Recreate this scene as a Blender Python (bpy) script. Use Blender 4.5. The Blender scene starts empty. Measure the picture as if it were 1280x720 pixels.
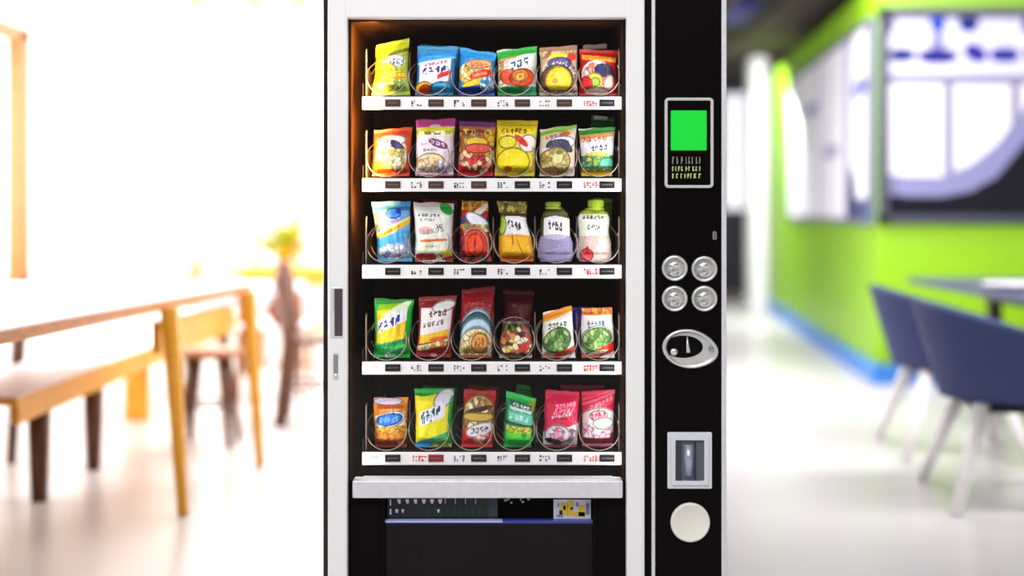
import bpy, bmesh, math, random
from math import sin, cos, pi, radians
from mathutils import Vector, Matrix
COL = bpy.context.scene.collection
CX, HY, S0, D0, CAMZ = 640.0, 261.0, 0.0019, 3.5, 1.15
def P(px, py, y=0.0):
    """a point of the place seen at (px,py) when it lies y metres behind the machine's front"""
    k = S0*(D0+y)/D0
    return Vector(((px-CX)*k, y, CAMZ-(py-HY)*k))
def X(px, y=0.0): return P(px, 0, y).x
def Z(py, y=0.0): return P(0, py, y).z

# ---------------------------------------------------------------- materials
def lin(c):
    if isinstance(c, str):
        c = [int(c[i:i+2], 16)/255 for i in (0, 2, 4)]
    return tuple((v/12.92 if v <= .04045 else ((v+.055)/1.055)**2.4) for v in c[:3])
def mat(name, col, rough=.5, metal=0., spec=.5, var=0., scale=20., bump=0., emit=None, estr=1., coat=0.):
    m = bpy.data.materials.new(name); m.use_nodes = True
    nt = m.node_tree; b = nt.nodes['Principled BSDF']
    c = lin(col)
    b.inputs['Base Color'].default_value = (*c, 1)
    b.inputs['Roughness'].default_value = rough
    b.inputs['Metallic'].default_value = metal
    b.inputs['Specular IOR Level'].default_value = spec
    b.inputs['Coat Weight'].default_value = coat
    if var or bump:
        tc = nt.nodes.new('ShaderNodeTexCoord'); n = nt.nodes.new('ShaderNodeTexNoise')
        n.inputs['Scale'].default_value = scale; n.inputs['Detail'].default_value = 4
        nt.links.new(tc.outputs['Object'], n.inputs['Vector'])
        if var:
            r = nt.nodes.new('ShaderNodeValToRGB')
            r.color_ramp.elements[0].color = (*[v*(1-var) for v in c], 1); r.color_ramp.elements[0].position = .3
            r.color_ramp.elements[1].color = (*[min(1, v*(1+var)) for v in c], 1); r.color_ramp.elements[1].position = .7
            nt.links.new(n.outputs['Fac'], r.inputs[0]); nt.links.new(r.outputs[0], b.inputs['Base Color'])
        if bump:
            bp = nt.nodes.new('ShaderNodeBump'); bp.inputs['Strength'].default_value = bump; bp.inputs['Distance'].default_value = .002
            nt.links.new(n.outputs['Fac'], bp.inputs['Height']); nt.links.new(bp.outputs[0], b.inputs['Normal'])
    if emit:
        b.inputs['Emission Color'].default_value = (*lin(emit), 1); b.inputs['Emission Strength'].default_value = estr
    return m
def wood(name, c1, c2, rough=.45, scale=(2, 2, 14)):
    m = mat(name, c1, rough); nt = m.node_tree; b = nt.nodes['Principled BSDF']
    tc = nt.nodes.new('ShaderNodeTexCoord'); mp = nt.nodes.new('ShaderNodeMapping'); mp.inputs['Scale'].default_value = scale
    n = nt.nodes.new('ShaderNodeTexNoise'); n.inputs['Scale'].default_value = 4; n.inputs['Detail'].default_value = 6; n.inputs['Distortion'].default_value = 1.2
    r = nt.nodes.new('ShaderNodeValToRGB'); r.color_ramp.elements[0].color = (*lin(c1), 1); r.color_ramp.elements[1].color = (*lin(c2), 1)
    r.color_ramp.elements[0].position = .35; r.color_ramp.elements[1].position = .65
    nt.links.new(tc.outputs['Object'], mp.inputs[0]); nt.links.new(mp.outputs[0], n.inputs['Vector'])
    nt.links.new(n.outputs['Fac'], r.inputs[0]); nt.links.new(r.outputs[0], b.inputs['Base Color'])
    return m
def printed(name, rough=.35, spec=.4, coat=0.):
    """a print: its inks are stored on the mesh"""
    m = mat(name, 'ffffff', rough, spec=spec, coat=coat); nt = m.node_tree
    a = nt.nodes.new('ShaderNodeAttribute'); a.attribute_name = 'ink'
    if name == 'printed_foil':      # creased film
        tc = nt.nodes.new('ShaderNodeTexCoord'); n = nt.nodes.new('ShaderNodeTexNoise'); n.inputs['Scale'].default_value = 55; n.inputs['Detail'].default_value = 3; n.inputs['Distortion'].default_value = 1.5
        bp = nt.nodes.new('ShaderNodeBump'); bp.inputs['Strength'].default_value = .8; bp.inputs['Distance'].default_value = .005
        nt.links.new(tc.outputs['Object'], n.inputs['Vector']); nt.links.new(n.outputs['Fac'], bp.inputs['Height']); nt.links.new(bp.outputs[0], nt.nodes['Principled BSDF'].inputs['Normal'])
    nt.links.new(a.outputs['Color'], nt.nodes['Principled BSDF'].inputs['Base Color'])
    return m
def glass_mat(name, refl=.015, tint=(1, 1, 1)):
    m = bpy.data.materials.new(name); m.use_nodes = True; nt = m.node_tree; nt.nodes.clear()
    o = nt.nodes.new('ShaderNodeOutputMaterial'); t = nt.nodes.new('ShaderNodeBsdfTransparent'); t.inputs[0].default_value = (*tint, 1)
    g = nt.nodes.new('ShaderNodeBsdfGlossy'); g.inputs['Roughness'].default_value = .02
    mx = nt.nodes.new('ShaderNodeMixShader'); mx.inputs[0].default_value = refl
    nt.links.new(t.outputs[0], mx.inputs[1]); nt.links.new(g.outputs[0], mx.inputs[2]); nt.links.new(mx.outputs[0], o.inputs[0])
    return m
M = dict(
    white=mat('white_enamel', 'f4f2f4', .32, spec=.5, var=.02, scale=3),
    silver=mat('brushed_silver', 'dedce2', .35, metal=.15, var=.05, scale=60),
    chrome=mat('satin_chrome', 'e6e6e6', .28, metal=.75),
    greym=mat('grey_metal', '9a9c9e', .35, metal=.5),
    bezel=mat('grey_plastic_bezel', 'c4c4c2', .4),
    black=mat('black_gloss_panel', '060405', .3, spec=.08),
    blackm=mat('black_matt', '080607', .6, spec=.08),
    side=mat('black_side_paint', '140c0a', .25, spec=.5),
    inner=mat('dark_brown_liner', '3c2410', .8, spec=.08, var=.12, scale=8),
    innerd=mat('dark_brown_back_panel', '321d0e', .8, spec=.08, var=.15, scale=8),
    tray=mat('dark_shelf_metal', '1c1510', .6, spec=.15),
    strip=mat('white_price_rail', 'f6f4f6', .45),
    tag=mat('dark_price_tag', '1c191b', .4, spec=.3),
    tagb=mat('brown_price_tag', '4b3325', .4, spec=.3),
    tagr=mat('red_price_tag', '8a1c20', .4, spec=.3),
    inkg=mat('grey_ink', '6b676c', .6), inkd=mat('dark_ink', '2c2a30', .6), inkr=mat('red_ink', 'c8302c', .6), inko=mat('orange_ink', 'e8863c', .6),
    wire=mat('coil_steel', 'a09088', .35, metal=.75),
    glass=glass_mat('display_glass', .012),
    pane=glass_mat('window_glass', .03),
    screen=mat('green_screen', '06c030', .3, emit='06c830', estr=.42),
    led=mat('pale_yellow_digits', '9aa060', .4, emit='c8d890', estr=.45),
    ledw=mat('pale_grey_digits', '808080', .4, emit='a0a098', estr=.25),
    dgrey=mat('charcoal_flap', '181617', .5, spec=.12, var=.1, scale=5),
    blue=mat('blue_edge', '34409c', .3, spec=.5), bluel=mat('pale_blue_edge', 'b4bce4', .25, spec=.5),
    teal=mat('dark_teal_card', '14222a', .5), tealg=mat('dark_green_bars', '15381f', .5), tealb=mat('slate_block', '2e3a48', .5),
    cream=mat('cream_disc', 'eceade', .4, var=.02, scale=30),
    yellow=mat('sticker_yellow', 'e8d23a', .5), stick=mat('sticker_white', 'e6e2f0', .5), lav=mat('sticker_lavender', '8a86b8', .5),
    floor=mat('pale_polished_floor', 'd2cfcd', .28, spec=.4, var=.05, scale=1.2),
    wall=mat('white_wall', 'f6f5f2', .7, var=.01, scale=2),
    green=mat('lime_green_wall', '8cc20a', .4, var=.04, scale=1.5),
    dark=mat('dark_ceiling', '1e171b', .8, var=.25, scale=1.5),
    brownc=mat('brown_ceiling_panel', '46382f', .8, var=.2, scale=1.5),
    purple=mat('purple_blue_panel', '3c3880', .7, var=.3, scale=4),
    darkw=mat('charcoal_counter', '3c3b42', .6, var=.1, scale=2),
    bboard=mat('blue_baseboard', '3f8ae0', .4),
    orange=wood('orange_wood', 'b46410', 'cc7c1e'),
    honey=wood('honey_wood', 'e09818', 'ecac30'),
    brown=wood('dark_brown_wood', '4c260e', '66381a'),
    midb=wood('mid_brown_wood', '8a4e1c', 'a4642a'),
    pale=wood('whitewashed_wood', 'f0ecea', 'f8f5f2'),
    navy=mat('navy_fabric', '313d6a', .75, var=.08, scale=60, bump=.3),
    navyd=mat('navy_cushion', '202848', .8, var=.08, scale=60, bump=.3),
    slate=mat('slate_tabletop', '454c66', .35, var=.05, scale=4),
    blk=mat('black_metal_leg', '16161a', .45),
    whitep=mat('white_plastic_and_blown_tops', 'f2f2f4', .4),
    leaf=mat('yellow_green_leaf', 'b4b81c', .6, var=.3, scale=12),
    redb=mat('russet_leather', '7a3a22', .6, var=.1),
    foil=printed('printed_foil', .34, .45), panepaint=printed('painted_reflections', .8, .2),
    capg=mat('olive_green_cap', '8fa41a', .4), capg2=mat('lime_green_cap', '98b820', .4),
)

# ---------------------------------------------------------------- mesh helpers
def bx(bm, x0, x1, y0, y1, z0, z1, bev=0., seg=2, mi=0, rot=None):
    v0 = len(bm.verts)
    r = bmesh.ops.create_cube(bm, size=1)
    vs = r['verts']
    bmesh.ops.scale(bm, vec=(abs(x1-x0), abs(y1-y0), abs(z1-z0)), verts=vs)
    if rot: bmesh.ops.rotate(bm, verts=vs, matrix=rot)
    bmesh.ops.translate(bm, vec=((x0+x1)/2, (y0+y1)/2, (z0+z1)/2), verts=vs)
    fs = {f for v in vs for f in v.link_faces}
    for f in fs: f.material_index = mi
    if bev:
        es = list({e for v in vs for e in v.link_edges})
        g = bmesh.ops.bevel(bm, geom=es, offset=bev, segments=seg, profile=.5, affect='EDGES')
        for f in g['faces']: f.material_index = mi
def loft(bm, rings, mi=0, cap=True, closed=True, smooth=True):
    """rings: lists of points, joined one to the next"""
    vs = [[bm.verts.new(p) for p in r] for r in rings]
    n = len(vs[0])
    for a, b in zip(vs, vs[1:]):
        for i in range(n if closed else n-1):
            j = (i+1) % n
            f = bm.faces.new((a[i], a[j], b[j], b[i])); f.material_index = mi; f.smooth = smooth
    if cap and closed:
        for r in (vs[0][::-1], vs[-1]):
            f = bm.faces.new(r); f.material_index = mi
def ring(c, r, n=16, ax='z', rz=None, ry=None):
    c = Vector(c); out = []
    for i in range(n):
        a = 2*pi*i/n; u, v = cos(a)*r, sin(a)*(ry if ry else r)
        out.append(c+Vector((u, v, 0) if ax == 'z' else ((u, 0, v) if ax == 'y' else (0, u, v))))
    return out
def lathe(bm, c, prof, n=28, ax='y', mi=0, cap=True):
    c = Vector(c); rs = []
    for r, h in prof:
        o = {'y': Vector((0, h, 0)), 'z': Vector((0, 0, h)), 'x': Vector((h, 0, 0))}[ax]
        rs.append(ring(c+o, max(r, 1e-4), n, ax))
    loft(bm, rs, mi, cap)
def tube(bm, pts, r, n=8, mi=0, r2=None):
    pts = [Vector(p) for p in pts]; rs = []; up = None
    for i, p in enumerate(pts):
        t = (pts[min(i+1, len(pts)-1)]-pts[max(i-1, 0)]).normalized()
        if up is None: up = t.orthogonal().normalized()
        up = (up-t*up.dot(t)).normalized(); s = t.cross(up)
        rr = r if r2 is None else r+(r2-r)*i/(len(pts)-1)
        rs.append([p+up*cos(2*pi*k/n)*rr+s*sin(2*pi*k/n)*rr for k in range(n)])
    loft(bm, rs, mi)
def obj(name, bm, mats, parent=None, loc=None, kind=None):
    bmesh.ops.recalc_face_normals(bm, faces=bm.faces)
    me = bpy.data.meshes.new(name); bm.to_mesh(me); bm.free()
    for m in (mats if isinstance(mats, (list, tuple)) else [mats]): me.materials.append(M[m] if isinstance(m, str) else m)
    o = bpy.data.objects.new(name, me); COL.objects.link(o)
    if loc: o.location = loc
    if parent: o.parent = parent
    if kind: o['kind'] = kind
    return o
def nb(): return bmesh.new()
def box(name, m, x0, x1, y0, y1, z0, z1, parent=None, bev=0., kind=None):
    bm = nb(); bx(bm, x0, x1, y0, y1, z0, z1, bev); return obj(name, bm, m, parent, kind=kind)
def tag(o, label, cat, group=None):
    o['label'] = label; o['category'] = cat
    if group: o['group'] = group
    return o
def thing(name, label, cat, loc=(0, 0, 0), rz=0, group=None):
    o = bpy.data.objects.new(name, None); COL.objects.link(o); o.location = loc; o.rotation_euler = (0, 0, rz)
    return tag(o, label, cat, group)
def struct(name, bm, m): return obj(name, bm, m, kind='structure')
def dup(root, loc=None, rz=None, label=None):
    def rec(o, par):
        c = o.copy(); COL.objects.link(c); c.parent = par
        for ch in kids.get(o.name, []): rec(ch, c)
        return c
    kids = {}
    for o in list(COL.objects):
        if o.parent: kids.setdefault(o.parent.name, []).append(o)
    r = rec(root, root.parent)
    if loc is not None: r.location = loc
    if rz is not None: r.rotation_euler = (0, 0, rz)
    if label: r['label'] = label
    return r
def off(bm, d):   # shift a bmesh (keeps a thing's meshes in its own coordinates)
    bmesh.ops.translate(bm, vec=d, verts=bm.verts)

# ---------------------------------------------------------------- prints (painted as shapes in u,v; v runs upward)
def hsh(*a):
    h = 2166136261
    for v in a: h = ((h ^ (int(v) & 0xffffffff))*16777619) & 0xffffffff; h ^= h >> 13
    return (h % 10007)/10007
def E(cu, cv, ru, rv, col, rot=0.): return ('E', cu, cv, ru, rv, lin(col), cos(radians(rot)), sin(radians(rot)))
def B(v0, v1, col, sl=0., cu=0., u0=-1, u1=2): return ('B', v0, v1, lin(col), sl, cu, u0, u1)
def T(cu, cv, w, h, col, n=4, seed=1, sl=0.): return ('T', cu, cv, w, h, lin(col), n, seed, sl)
def SP(shape, cols, f=14, dens=1., seed=3): return ('S', shape, [lin(c) for c in cols], f, dens, seed)
def inside(op, u, v):
    if op[0] == 'F':
        pts = op[1]
        for (a, p), (b, q_) in zip(pts, pts[1:]):
            if a <= u <= b:
                t = (u-a)/(b-a); t = t*t*(3-2*t) if len(op) > 3 else t
                return v <= p+(q_-p)*t
        return v <= pts[-1][1]
    if op[0] == 'E':
        du, dv = u-op[1], v-op[2]; a = du*op[6]+dv*op[7]; b = -du*op[7]+dv*op[6]
        return (a/op[3])**2+(b/op[4])**2 <= 1
    o = op[4]*(u-.5)+op[5]*((2*u-1)**2)
    return op[6] <= u <= op[7] and op[1] <= v-o <= op[2]
def ink(base, ops, u, v, rim=False):
    c = base
    for op in ops:
        k = op[0]
        if k == 'E':
            if inside(op, u, v): c = op[5]
            elif rim and op[3] > .09 and op[4] > .05:
                o2 = op[:3]+(op[3]+.035, op[4]+.028)+op[5:]
                if inside(o2, u, v) and hsh(int(op[1]*97), int(op[2]*91)) < .75: c = tuple(x*.3 for x in op[5])
        elif k == 'F':
            if inside(op, u, v): c = op[2]
        elif k == 'B':
            if inside(op, u, v): c = op[3]
        elif k == 'T':
            _, cu, cv, w, h, col, n, seed, sl = op
            a = (u-cu)/w+.5; b = (v-cv-sl*(u-cu))/h+.5
            if 0 <= a < 1 and 0 <= b < 1:
                g = int(a*n); fa = a*n-g; gx = int(fa*4); gy = int(b*4)
                if gx < 3 and hsh(g+seed*31, gx, gy, seed) < .68: c = col
        elif k == 'S':
            _, sh, cols, f, dens, seed = op
            if inside(sh, u, v):
                best, bi, sec = 9, 0, 9
                iu, iv = int(u*f), int(v*f*1.3)
                for a in (-1, 0, 1):
                    for b in (-1, 0, 1):
                        x = iu+a+hsh(iu+a, iv+b, seed); y = iv+b+hsh(iv+b, iu+a, seed+5)
                        dd = (u*f-x)**2+(v*f*1.3-y)**2
                        if dd < best: sec, best, bi = best, dd, hsh(iu+a, iv+b, seed+9)
                        elif dd < sec: sec = dd
                if hsh(bi*9999, seed) < dens:
                    c = cols[int(bi*len(cols)) % len(cols)]
                    if rim and f > 3 and sec**.5-best**.5 < .13: c = tuple(x*.35 for x in c)
    return c
def set_ink(me, cols):
    a = me.color_attributes.new('ink', 'FLOAT_COLOR', 'POINT')
    fl = []
    for c in cols: fl += [c[0], c[1], c[2], 1.]
    a.data.foreach_set('color', fl)
def painted_panel(name, m, f, nu, nv, base, ops, parent=None):
    """a flat window pane with a real thickness, its view and reflections painted on; f(u,v) -> point of its face, second value is the thickness vector"""
    vs, fs, cs = [], [], []
    for j in range(nv+1):
        for i in range(nu+1):
            u, v = i/nu, j/nv
            vs.append(f(u, v)); cs.append(ink(lin(base), ops, u, v))
    for j in range(nv):
        for i in range(nu):
            a = j*(nu+1)+i; fs.append((a, a+1, a+nu+2, a+nu+1))
    me = bpy.data.meshes.new(name); me.from_pydata([tuple(v) for v in vs], [], fs); set_ink(me, cs); me.materials.append(M[m])
    o = bpy.data.objects.new(name, me); COL.objects.link(o); o.parent = parent
    s = o.modifiers.new('thick', 'SOLIDIFY'); s.thickness = .006; s.offset = -1
    return o

from mathutils import noise as mn
PACKS = []
def pack(label, corners, base, ops, name='snack_packet', cat='snack packet', y0=.095, T_=.026, waist=.05, seal='', prof=None, parts=True,
         res=(62, 80), seed=0, tz=None, group='snack packets on the shelves', cap=None, mats='foil', seals=(.055, .07), wr=1.):
    """a filled pouch standing on its shelf; corners = where its corners stand (left top, right top, right bottom, left bottom)"""
    yc = y0-.02
    TL, TR, BR, BL = [P(a, b, yc) for a, b in corners]
    if tz is not None:
        low = min(BR.z, BL.z); dz = tz-low
        BR.z += dz; BL.z += dz
    org = Vector(((BL.x+BR.x)/2, y0, min(BL.z, BR.z)))
    root = thing(name, label, cat, org, 0, group)
    nu, nv = res; sb, st = seals
    lb = lin(base)
    def half(v):
        if prof:
            for (a, wa), (b, wb) in zip(prof, prof[1:]):
                if a <= v <= b:
                    t = (v-a)/(b-a); t = t*t*(3-2*t); return wa+(wb-wa)*t
            return prof[-1][1]
        return 1-waist*sin(pi*v)**1.5
    def pt(u, v, s):
        L = BL.lerp(TL, v); R = BR.lerp(TR, v); w = half(v)
        uu = .5+(u-.5)*w
        p = L.lerp(R, uu)
        e = max(0, 1-abs(2*u-1)**2.6)**.62
        body = min(1, max(0, (v-sb*.6)/.16))*min(1, max(0, (1-st*.6-v)/.2)); body = body*body*(3-2*body)
        if prof and cap: body = max(body, .55 if v > .5 else .75)
        k = mn.noise(Vector((u*3.1+seed*7, v*3.7, seed*1.3+s)))*.0042*wr*e
        k += mn.noise(Vector((u*9+seed*3, v*4+s*2, seed)))*.0024*wr*e
        if not prof:
            edge = mn.noise(Vector((v*4, seed*2.7, u > .5)))*.0022*(abs(2*u-1)**4)
            p.x += edge*(1 if u > .5 else -1)
            if v > 1-st: k += sin(v*nv*.9)*.0009; p.z += mn.noise(Vector((u*3, seed, 5)))*.003*(v-1+st)/st
            if v > .75: k += .004*mn.noise(Vector((u*5, seed, 9)))*(v-.75)/.25
        y = y0+s*(T_*e*body+.0006)+k*body*s+(0.012*(v-.5))
        return Vector((p.x, y, p.z))
    def sheet(nm, v0, v1):
        j0, j1 = round(v0*nv), round(v1*nv)
        vs, cs, fs = [], [], []
        for s in (-1, 1):
            for j in range(j0, j1+1):
                for i in range(nu+1):
                    u, v = i/nu, j/nv
                    vs.append(tuple(pt(u, v, s)-org))
                    cs.append(ink(lb, ops, u, v, True) if s < 0 else lb)
        n1 = nu+1; rows = j1-j0+1; offv = n1*rows
        for j in range(rows-1):
            for i in range(nu):
                a = j*n1+i; fs.append((a, a+1, a+1+n1, a+n1)); b = a+offv; fs.append((b, b+n1, b+n1+1, b+1))
            for i in (0, nu):
                a = j*n1+i; q = (a, a+n1, a+n1+offv, a+offv); fs.append(q if i == 0 else q[::-1])
        for i in range(nu):
            for j in (0, rows-1):
                a = j*n1+i; q = (a, a+offv, a+1+offv, a+1); fs.append(q if j == 0 else q[::-1])
        me = bpy.data.meshes.new(nm); me.from_pydata(vs, [], fs); set_ink(me, cs); me.materials.append(M[mats])
        me.polygons.foreach_set('use_smooth', [True]*len(me.polygons)); me.update()
        o = bpy.data.objects.new(nm, me); COL.objects.link(o); o.parent = root
        return o
    if not parts: sheet('pouch', 0, 1)
    elif cap:
        sheet('pouch', 0, 1)
        px, py0, py1, hw, m = cap
        c = P(px, py1, yc+.02)-org; h = (py1-py0)*S0*1.02
        bm = nb(); r = hw*S0
        lathe(bm, c+Vector((0, .0, 0)), [(r*1.1, -.002), (r*1.12, .003), (r*.92, .004), (r, .006), (r, h*.85), (r*.85, h), (r*.1, h+.0005)], 24, 'z')
        for k in range(16):
            a = 2*pi*k/16; q = c+Vector((cos(a)*r, sin(a)*r, 0)); bx(bm, q.x-.001, q.x+.001, q.y-.001, q.y+.001, q.z+.007, q.z+h*.85)
        obj('cap', bm, m, root)
    else:
        sheet('bottom_seal', 0, sb+.01); sheet('pouch', sb+.01, 1-st); sheet('top_seal', 1-st, 1)
    return root

# ================================================================ THE MACHINE
YB = .78          # depth of the machine
vm = thing('vending_machine', 'tall white and black snack vending machine with a lit glass front and control column', 'vending machine', (0, 0, 0))
def mp(name, bm, m): return obj(name, bm, m, vm)
xl, xr = X(403), X(908)
zt = 1.872
def rc(bm, px0, px1, py0, py1, y0, y1, bev=0., mi=0, at=None):   # a box whose front face stands at px/py
    if at is None: at = y0
    a = P(px0, py0, at); b = P(px1, py1, at); bx(bm, a.x, b.x, y0, y1, b.z, a.z, bev, 2, mi)
# cabinet shell
bm = nb()
bx(bm, xl, X(433.2), .012, YB, .06, zt, .004)                      # left wall, hollow bay beside it
bx(bm, X(782.8), xr, .012, YB, .06, zt, .004)                    # control column body
bx(bm, X(433), X(783), .012, YB, Z(20), zt)
bx(bm, X(433), X(783), YB-.03, YB, .06, Z(20))
bx(bm, X(433), X(783), .04, YB, .06, .30)
for sx in (xl+.05, xr-.05):
    for sy in (.07, YB-.07): lathe(bm, (sx, sy, 0), [(.025, 0), (.025, .012), (.012, .016), (.012, .065)], 16, 'z')
mp('cabinet', bm, 'side')
bm = nb()                                                        # liner of the display bay
yb = .62
x0, x1, z0, z1 = X(434), X(782), Z(600), Z(22)
bx(bm, x0-.001, x0+.006, .02, yb, z0-.02, z1); bx(bm, x1-.006, x1+.001, .02, yb, z0-.02, z1)
bx(bm, x0, x1, .02, yb, z1-.006, z1); bx(bm, x0, x1, .03, yb, z0-.03, z0-.02)
mp('bay_liner', bm, 'inner')
bm = nb(); bx(bm, x0, x1, yb, yb+.01, z0-.03, z1)
for k in range(11):
    xx = x0+.03+k*(x1-x0-.06)/10; bx(bm, xx-.004, xx+.004, yb-.006, yb, z0, z1, .002)
mp('back_panel', bm, 'innerd')
for k in range(6):
    a = P(536+k*43, 36, yb-.01); bm = nb(); bx(bm, a.x-.009, a.x+.009, yb-.012, yb-.006, a.z-.003, a.z+.003, .001); mp('slot_plate', bm, 'greym')
# white door frame
bm = nb()
rc(bm, 409.5, 434, -120, 800, -.03, .012, .005)
rc(bm, 783, 806, -120, 800, -.03, .012, .005)
mp('door_frame', bm, 'white')
bm = nb(); rc(bm, 430, 788, -120, 22, -.029, .012, .004); mp('header_panel', bm, 'white')
bm = nb(); rc(bm, 806, 814, -120, 800, -.012, .012, .002); mp('door_gap_seal', bm, 'blackm')
bm = nb(); rc(bm, 814.6, 819, -120, 800, -.022, .012, .001); mp('panel_trim', bm, 'silver')
bm = nb(); rc(bm, 819, 902, -120, 800, -.018, .012, .001); cp = mp('control_panel', bm, 'black')
bm = nb(); rc(bm, 902, 908.3, -120, 800, -.022, .012, .002); mp('edge_trim', bm, 'silver')
# window rubber and glass
bm = nb()
for a in ((434, 436, 22, 601), (780.5, 783, 22, 601), (434, 783, 21, 23.5)): rc(bm, *a, -.006, .012)
mp('window_gasket', bm, 'blackm')
bm = nb(); rc(bm, 434, 783, 22, 601, 0, .005); mp('window_pane', bm, 'glass')
# handle and lock on the left stile
bm = nb(); rc(bm, 413, 429, 359, 422, -.034, -.029, .002); hd = mp('door_handle', bm, 'silver')
bm = nb(); rc(bm, 418, 428, 361, 420, -.0355, -.033, .001); h2 = obj('grip_recess', bm, mat('grip_recess', '4a3c40', .5), hd)
bm = nb(); rc(bm, 415.5, 418, 361, 388, -.038, -.033, .001); obj('grip_edge', bm, 'bezel', hd)
bm = nb(); rc(bm, 416.5, 422.5, 442, 467, -.033, -.029, .002); lk = mp('door_lock', bm, 'greym')
bm = nb(); lathe(bm, P(419.5, 470, -.03), [(.0065, .002), (.0065, -.004), (.005, -.006), (.001, -.0065)], 20); obj('lock_cylinder', bm, 'chrome', lk)
# sill bar and delivery bay
bm = nb(); rc(bm, 440.5, 778.5, 601, 623, -.035, .02, .003); rc(bm, 452, 767, 599, 602, -.025, .02, .001); mp('sill_bar', bm, 'silver')
bm = nb()
rc(bm, 434, 481, 601, 790, -.004, .03); rc(bm, 742, 783, 601, 790, -.004, .03); rc(bm, 481, 742, 760, 790, -.004, .03)
rc(bm, 476, 481.5, 600, 765, -.010, .0, .001); rc(bm, 741, 746, 600, 765, -.010, .0, .001)
mp('lower_fascia', bm, 'blackm')
bm = nb(); rc(bm, 481, 742, 618, 660, .028, .05); mp('delivery_back', bm, 'blackm')
bm = nb()
rc(bm, 480.5, 742, 655, 770, -.002, .02, .003)
lathe(bm, P(526, 697, -.004), [(.004, .004), (.004, -.001), (.001, -.002)], 12)
fl = mp('delivery_flap', bm, 'dgrey')
bm = nb(); rc(bm, 481, 628, 651.0, 653.2, -.006, .02, .0005, 0); rc(bm, 628, 741, 651.0, 653.2, -.006, .02, .0005, 1); rc(bm, 481, 741, 653.2, 654.6, -.005, .02, .0005, 1)
obj('flap_edge', bm, ['bluel', 'blue'], fl)
bm = nb(); rc(bm, 484, 622, 622, 647, .02, .028)
ic = mp('instruction_card', bm, 'teal')
bm = nb(); rnd = random.Random(5)
rc(bm, 487, 489, 624, 632, .0185, .021, 0, 0, .02); rc(bm, 487, 489.3, 636, 643, .0185, .021, 0, 0, .02)
for i in range(6):
    a = 496.8+i*10.2; rc(bm, a, a+4+(i > 2)*.8, 624, 627, .0185, .021, 0, 0, .02); rc(bm, a+1, a+4, 627, 629.3, .0185, .021, 0, 0, .02)
for a, w in ((494, 4), (502, 3), (546.5, 3)): rc(bm, a, a+w, 636.5, 639, .0185, .021, 0, 0, .02); rc(bm, a+.8, a+w-.8, 639, 641, .0185, .021, 0, 0, .02)
for i in range(8): a = 556+i*6.3; rc(bm, a, a+1.2, 623, 643 if i % 2 else 630, .0185, .021, 0, 1 if i % 2 else 2, .02)
for i in range(9): a = 534+i*8; rc(bm, a, a+3, 632, 644, .0188, .021, 0, 1, .02)
rc(bm, 611, 622, 622, 646, .0185, .021, 0, 3, .02)
obj('card_print', bm, ['stick', 'tealg', 'greym', 'tealb'], ic)
bm = nb()
for a, b, w in ((630, 624, 4), (634, 622.5, 3), (638, 627, 2.4), (650, 623, 2), (652, 626, 3), (659, 623, 3)): rc(bm, a, a+w, b, b+2.5, .027, .0285, 0, 0, .028)
mp('small_print', bm, 'greym')
bm = nb(); rc(bm, 692, 738.5, 625, 648.5, .018, .028, 0, 0, .02)
for a, b, w, h, k in ((701, 629, 8, 14, 1), (710, 626, 6, 18, 1), (723, 632, 8, 13, 1), (716, 640, 16, 5, 1), (697, 629, 2, 4, 2), (699, 638, 4, 5, 3), (704, 632, 3, 5, 3), (720, 628, 3, 5, 2), (713, 634, 3, 3, 2), (732.5, 629, 4, 14, 2), (696, 643, 8, 3, 2), (709, 627, 1, 18, 4)):
    rc(bm, a, a+w, b, b+h, .0165, .019, 0, k, .018)
mp('warning_sticker', bm, ['stick', 'yellow', 'lav', 'inkd', 'inko'])
bm = nb(); bx(bm, xl+.02, xr-.02, .03, .05, .02, .2); mp('kick_plate', bm, 'blackm')
# ---- control column fittings
def plate(bm, px0, px1, py0, py1, y0, y1, r, n=6, mi=0, hole=None):
    """rounded rectangle frame; hole = inset in px for an opening"""
    def rr(ins, rad):
        a, b = P(px0+ins, py0+ins, y0), P(px1-ins, py1-ins, y0); rad = max(rad*S0, .0005); out = []
        for cx, cz, s in ((b.x-rad, a.z-rad, 0), (a.x+rad, a.z-rad, 1), (a.x+rad, b.z+rad, 2), (b.x-rad, b.z+rad, 3)):
            for i in range(n+1):
                t = pi/2*(s+i/n); out.append((cx+cos(t)*rad, cz+sin(t)*rad))
        return out
    o = rr(0, r); oi = rr(.6, r)
    if hole is None:
        loft(bm, [[Vector((x, y1, z)) for x, z in o], [Vector((x, y0+.001, z)) for x, z in o], [Vector((x, y0, z)) for x, z in oi]], mi, smooth=False)
    else:
        h = rr(hole, max(r-hole, 1.5)); hi = rr(hole-.6, max(r-hole+.6, 1.5))
        loft(bm, [[Vector((x, y1, z)) for x, z in q] if k in (0,) else [Vector((x, yy, z)) for x, z in q] for k, (q, yy) in enumerate(((o, y1), (o, y0+.001), (oi, y0), (hi, y0), (h, y0+.001), (h, y1), (o, y1)))], mi, cap=False, smooth=False)
bm = nb(); plate(bm, 831, 892, 122, 235, -.028, -.017, 5, hole=3.6); dm = mp('display_module', bm, 'bezel')
bm = nb(); plate(bm, 833, 890, 125, 232, -.022, -.017, 2); obj('display_face', bm, 'black', dm)
bm = nb(); plate(bm, 838.5, 883.5, 138, 188, -.0245, -.021, 1.2); obj('screen', bm, 'screen', dm)
rnd = random.Random(11)
bm = nb()
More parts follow.
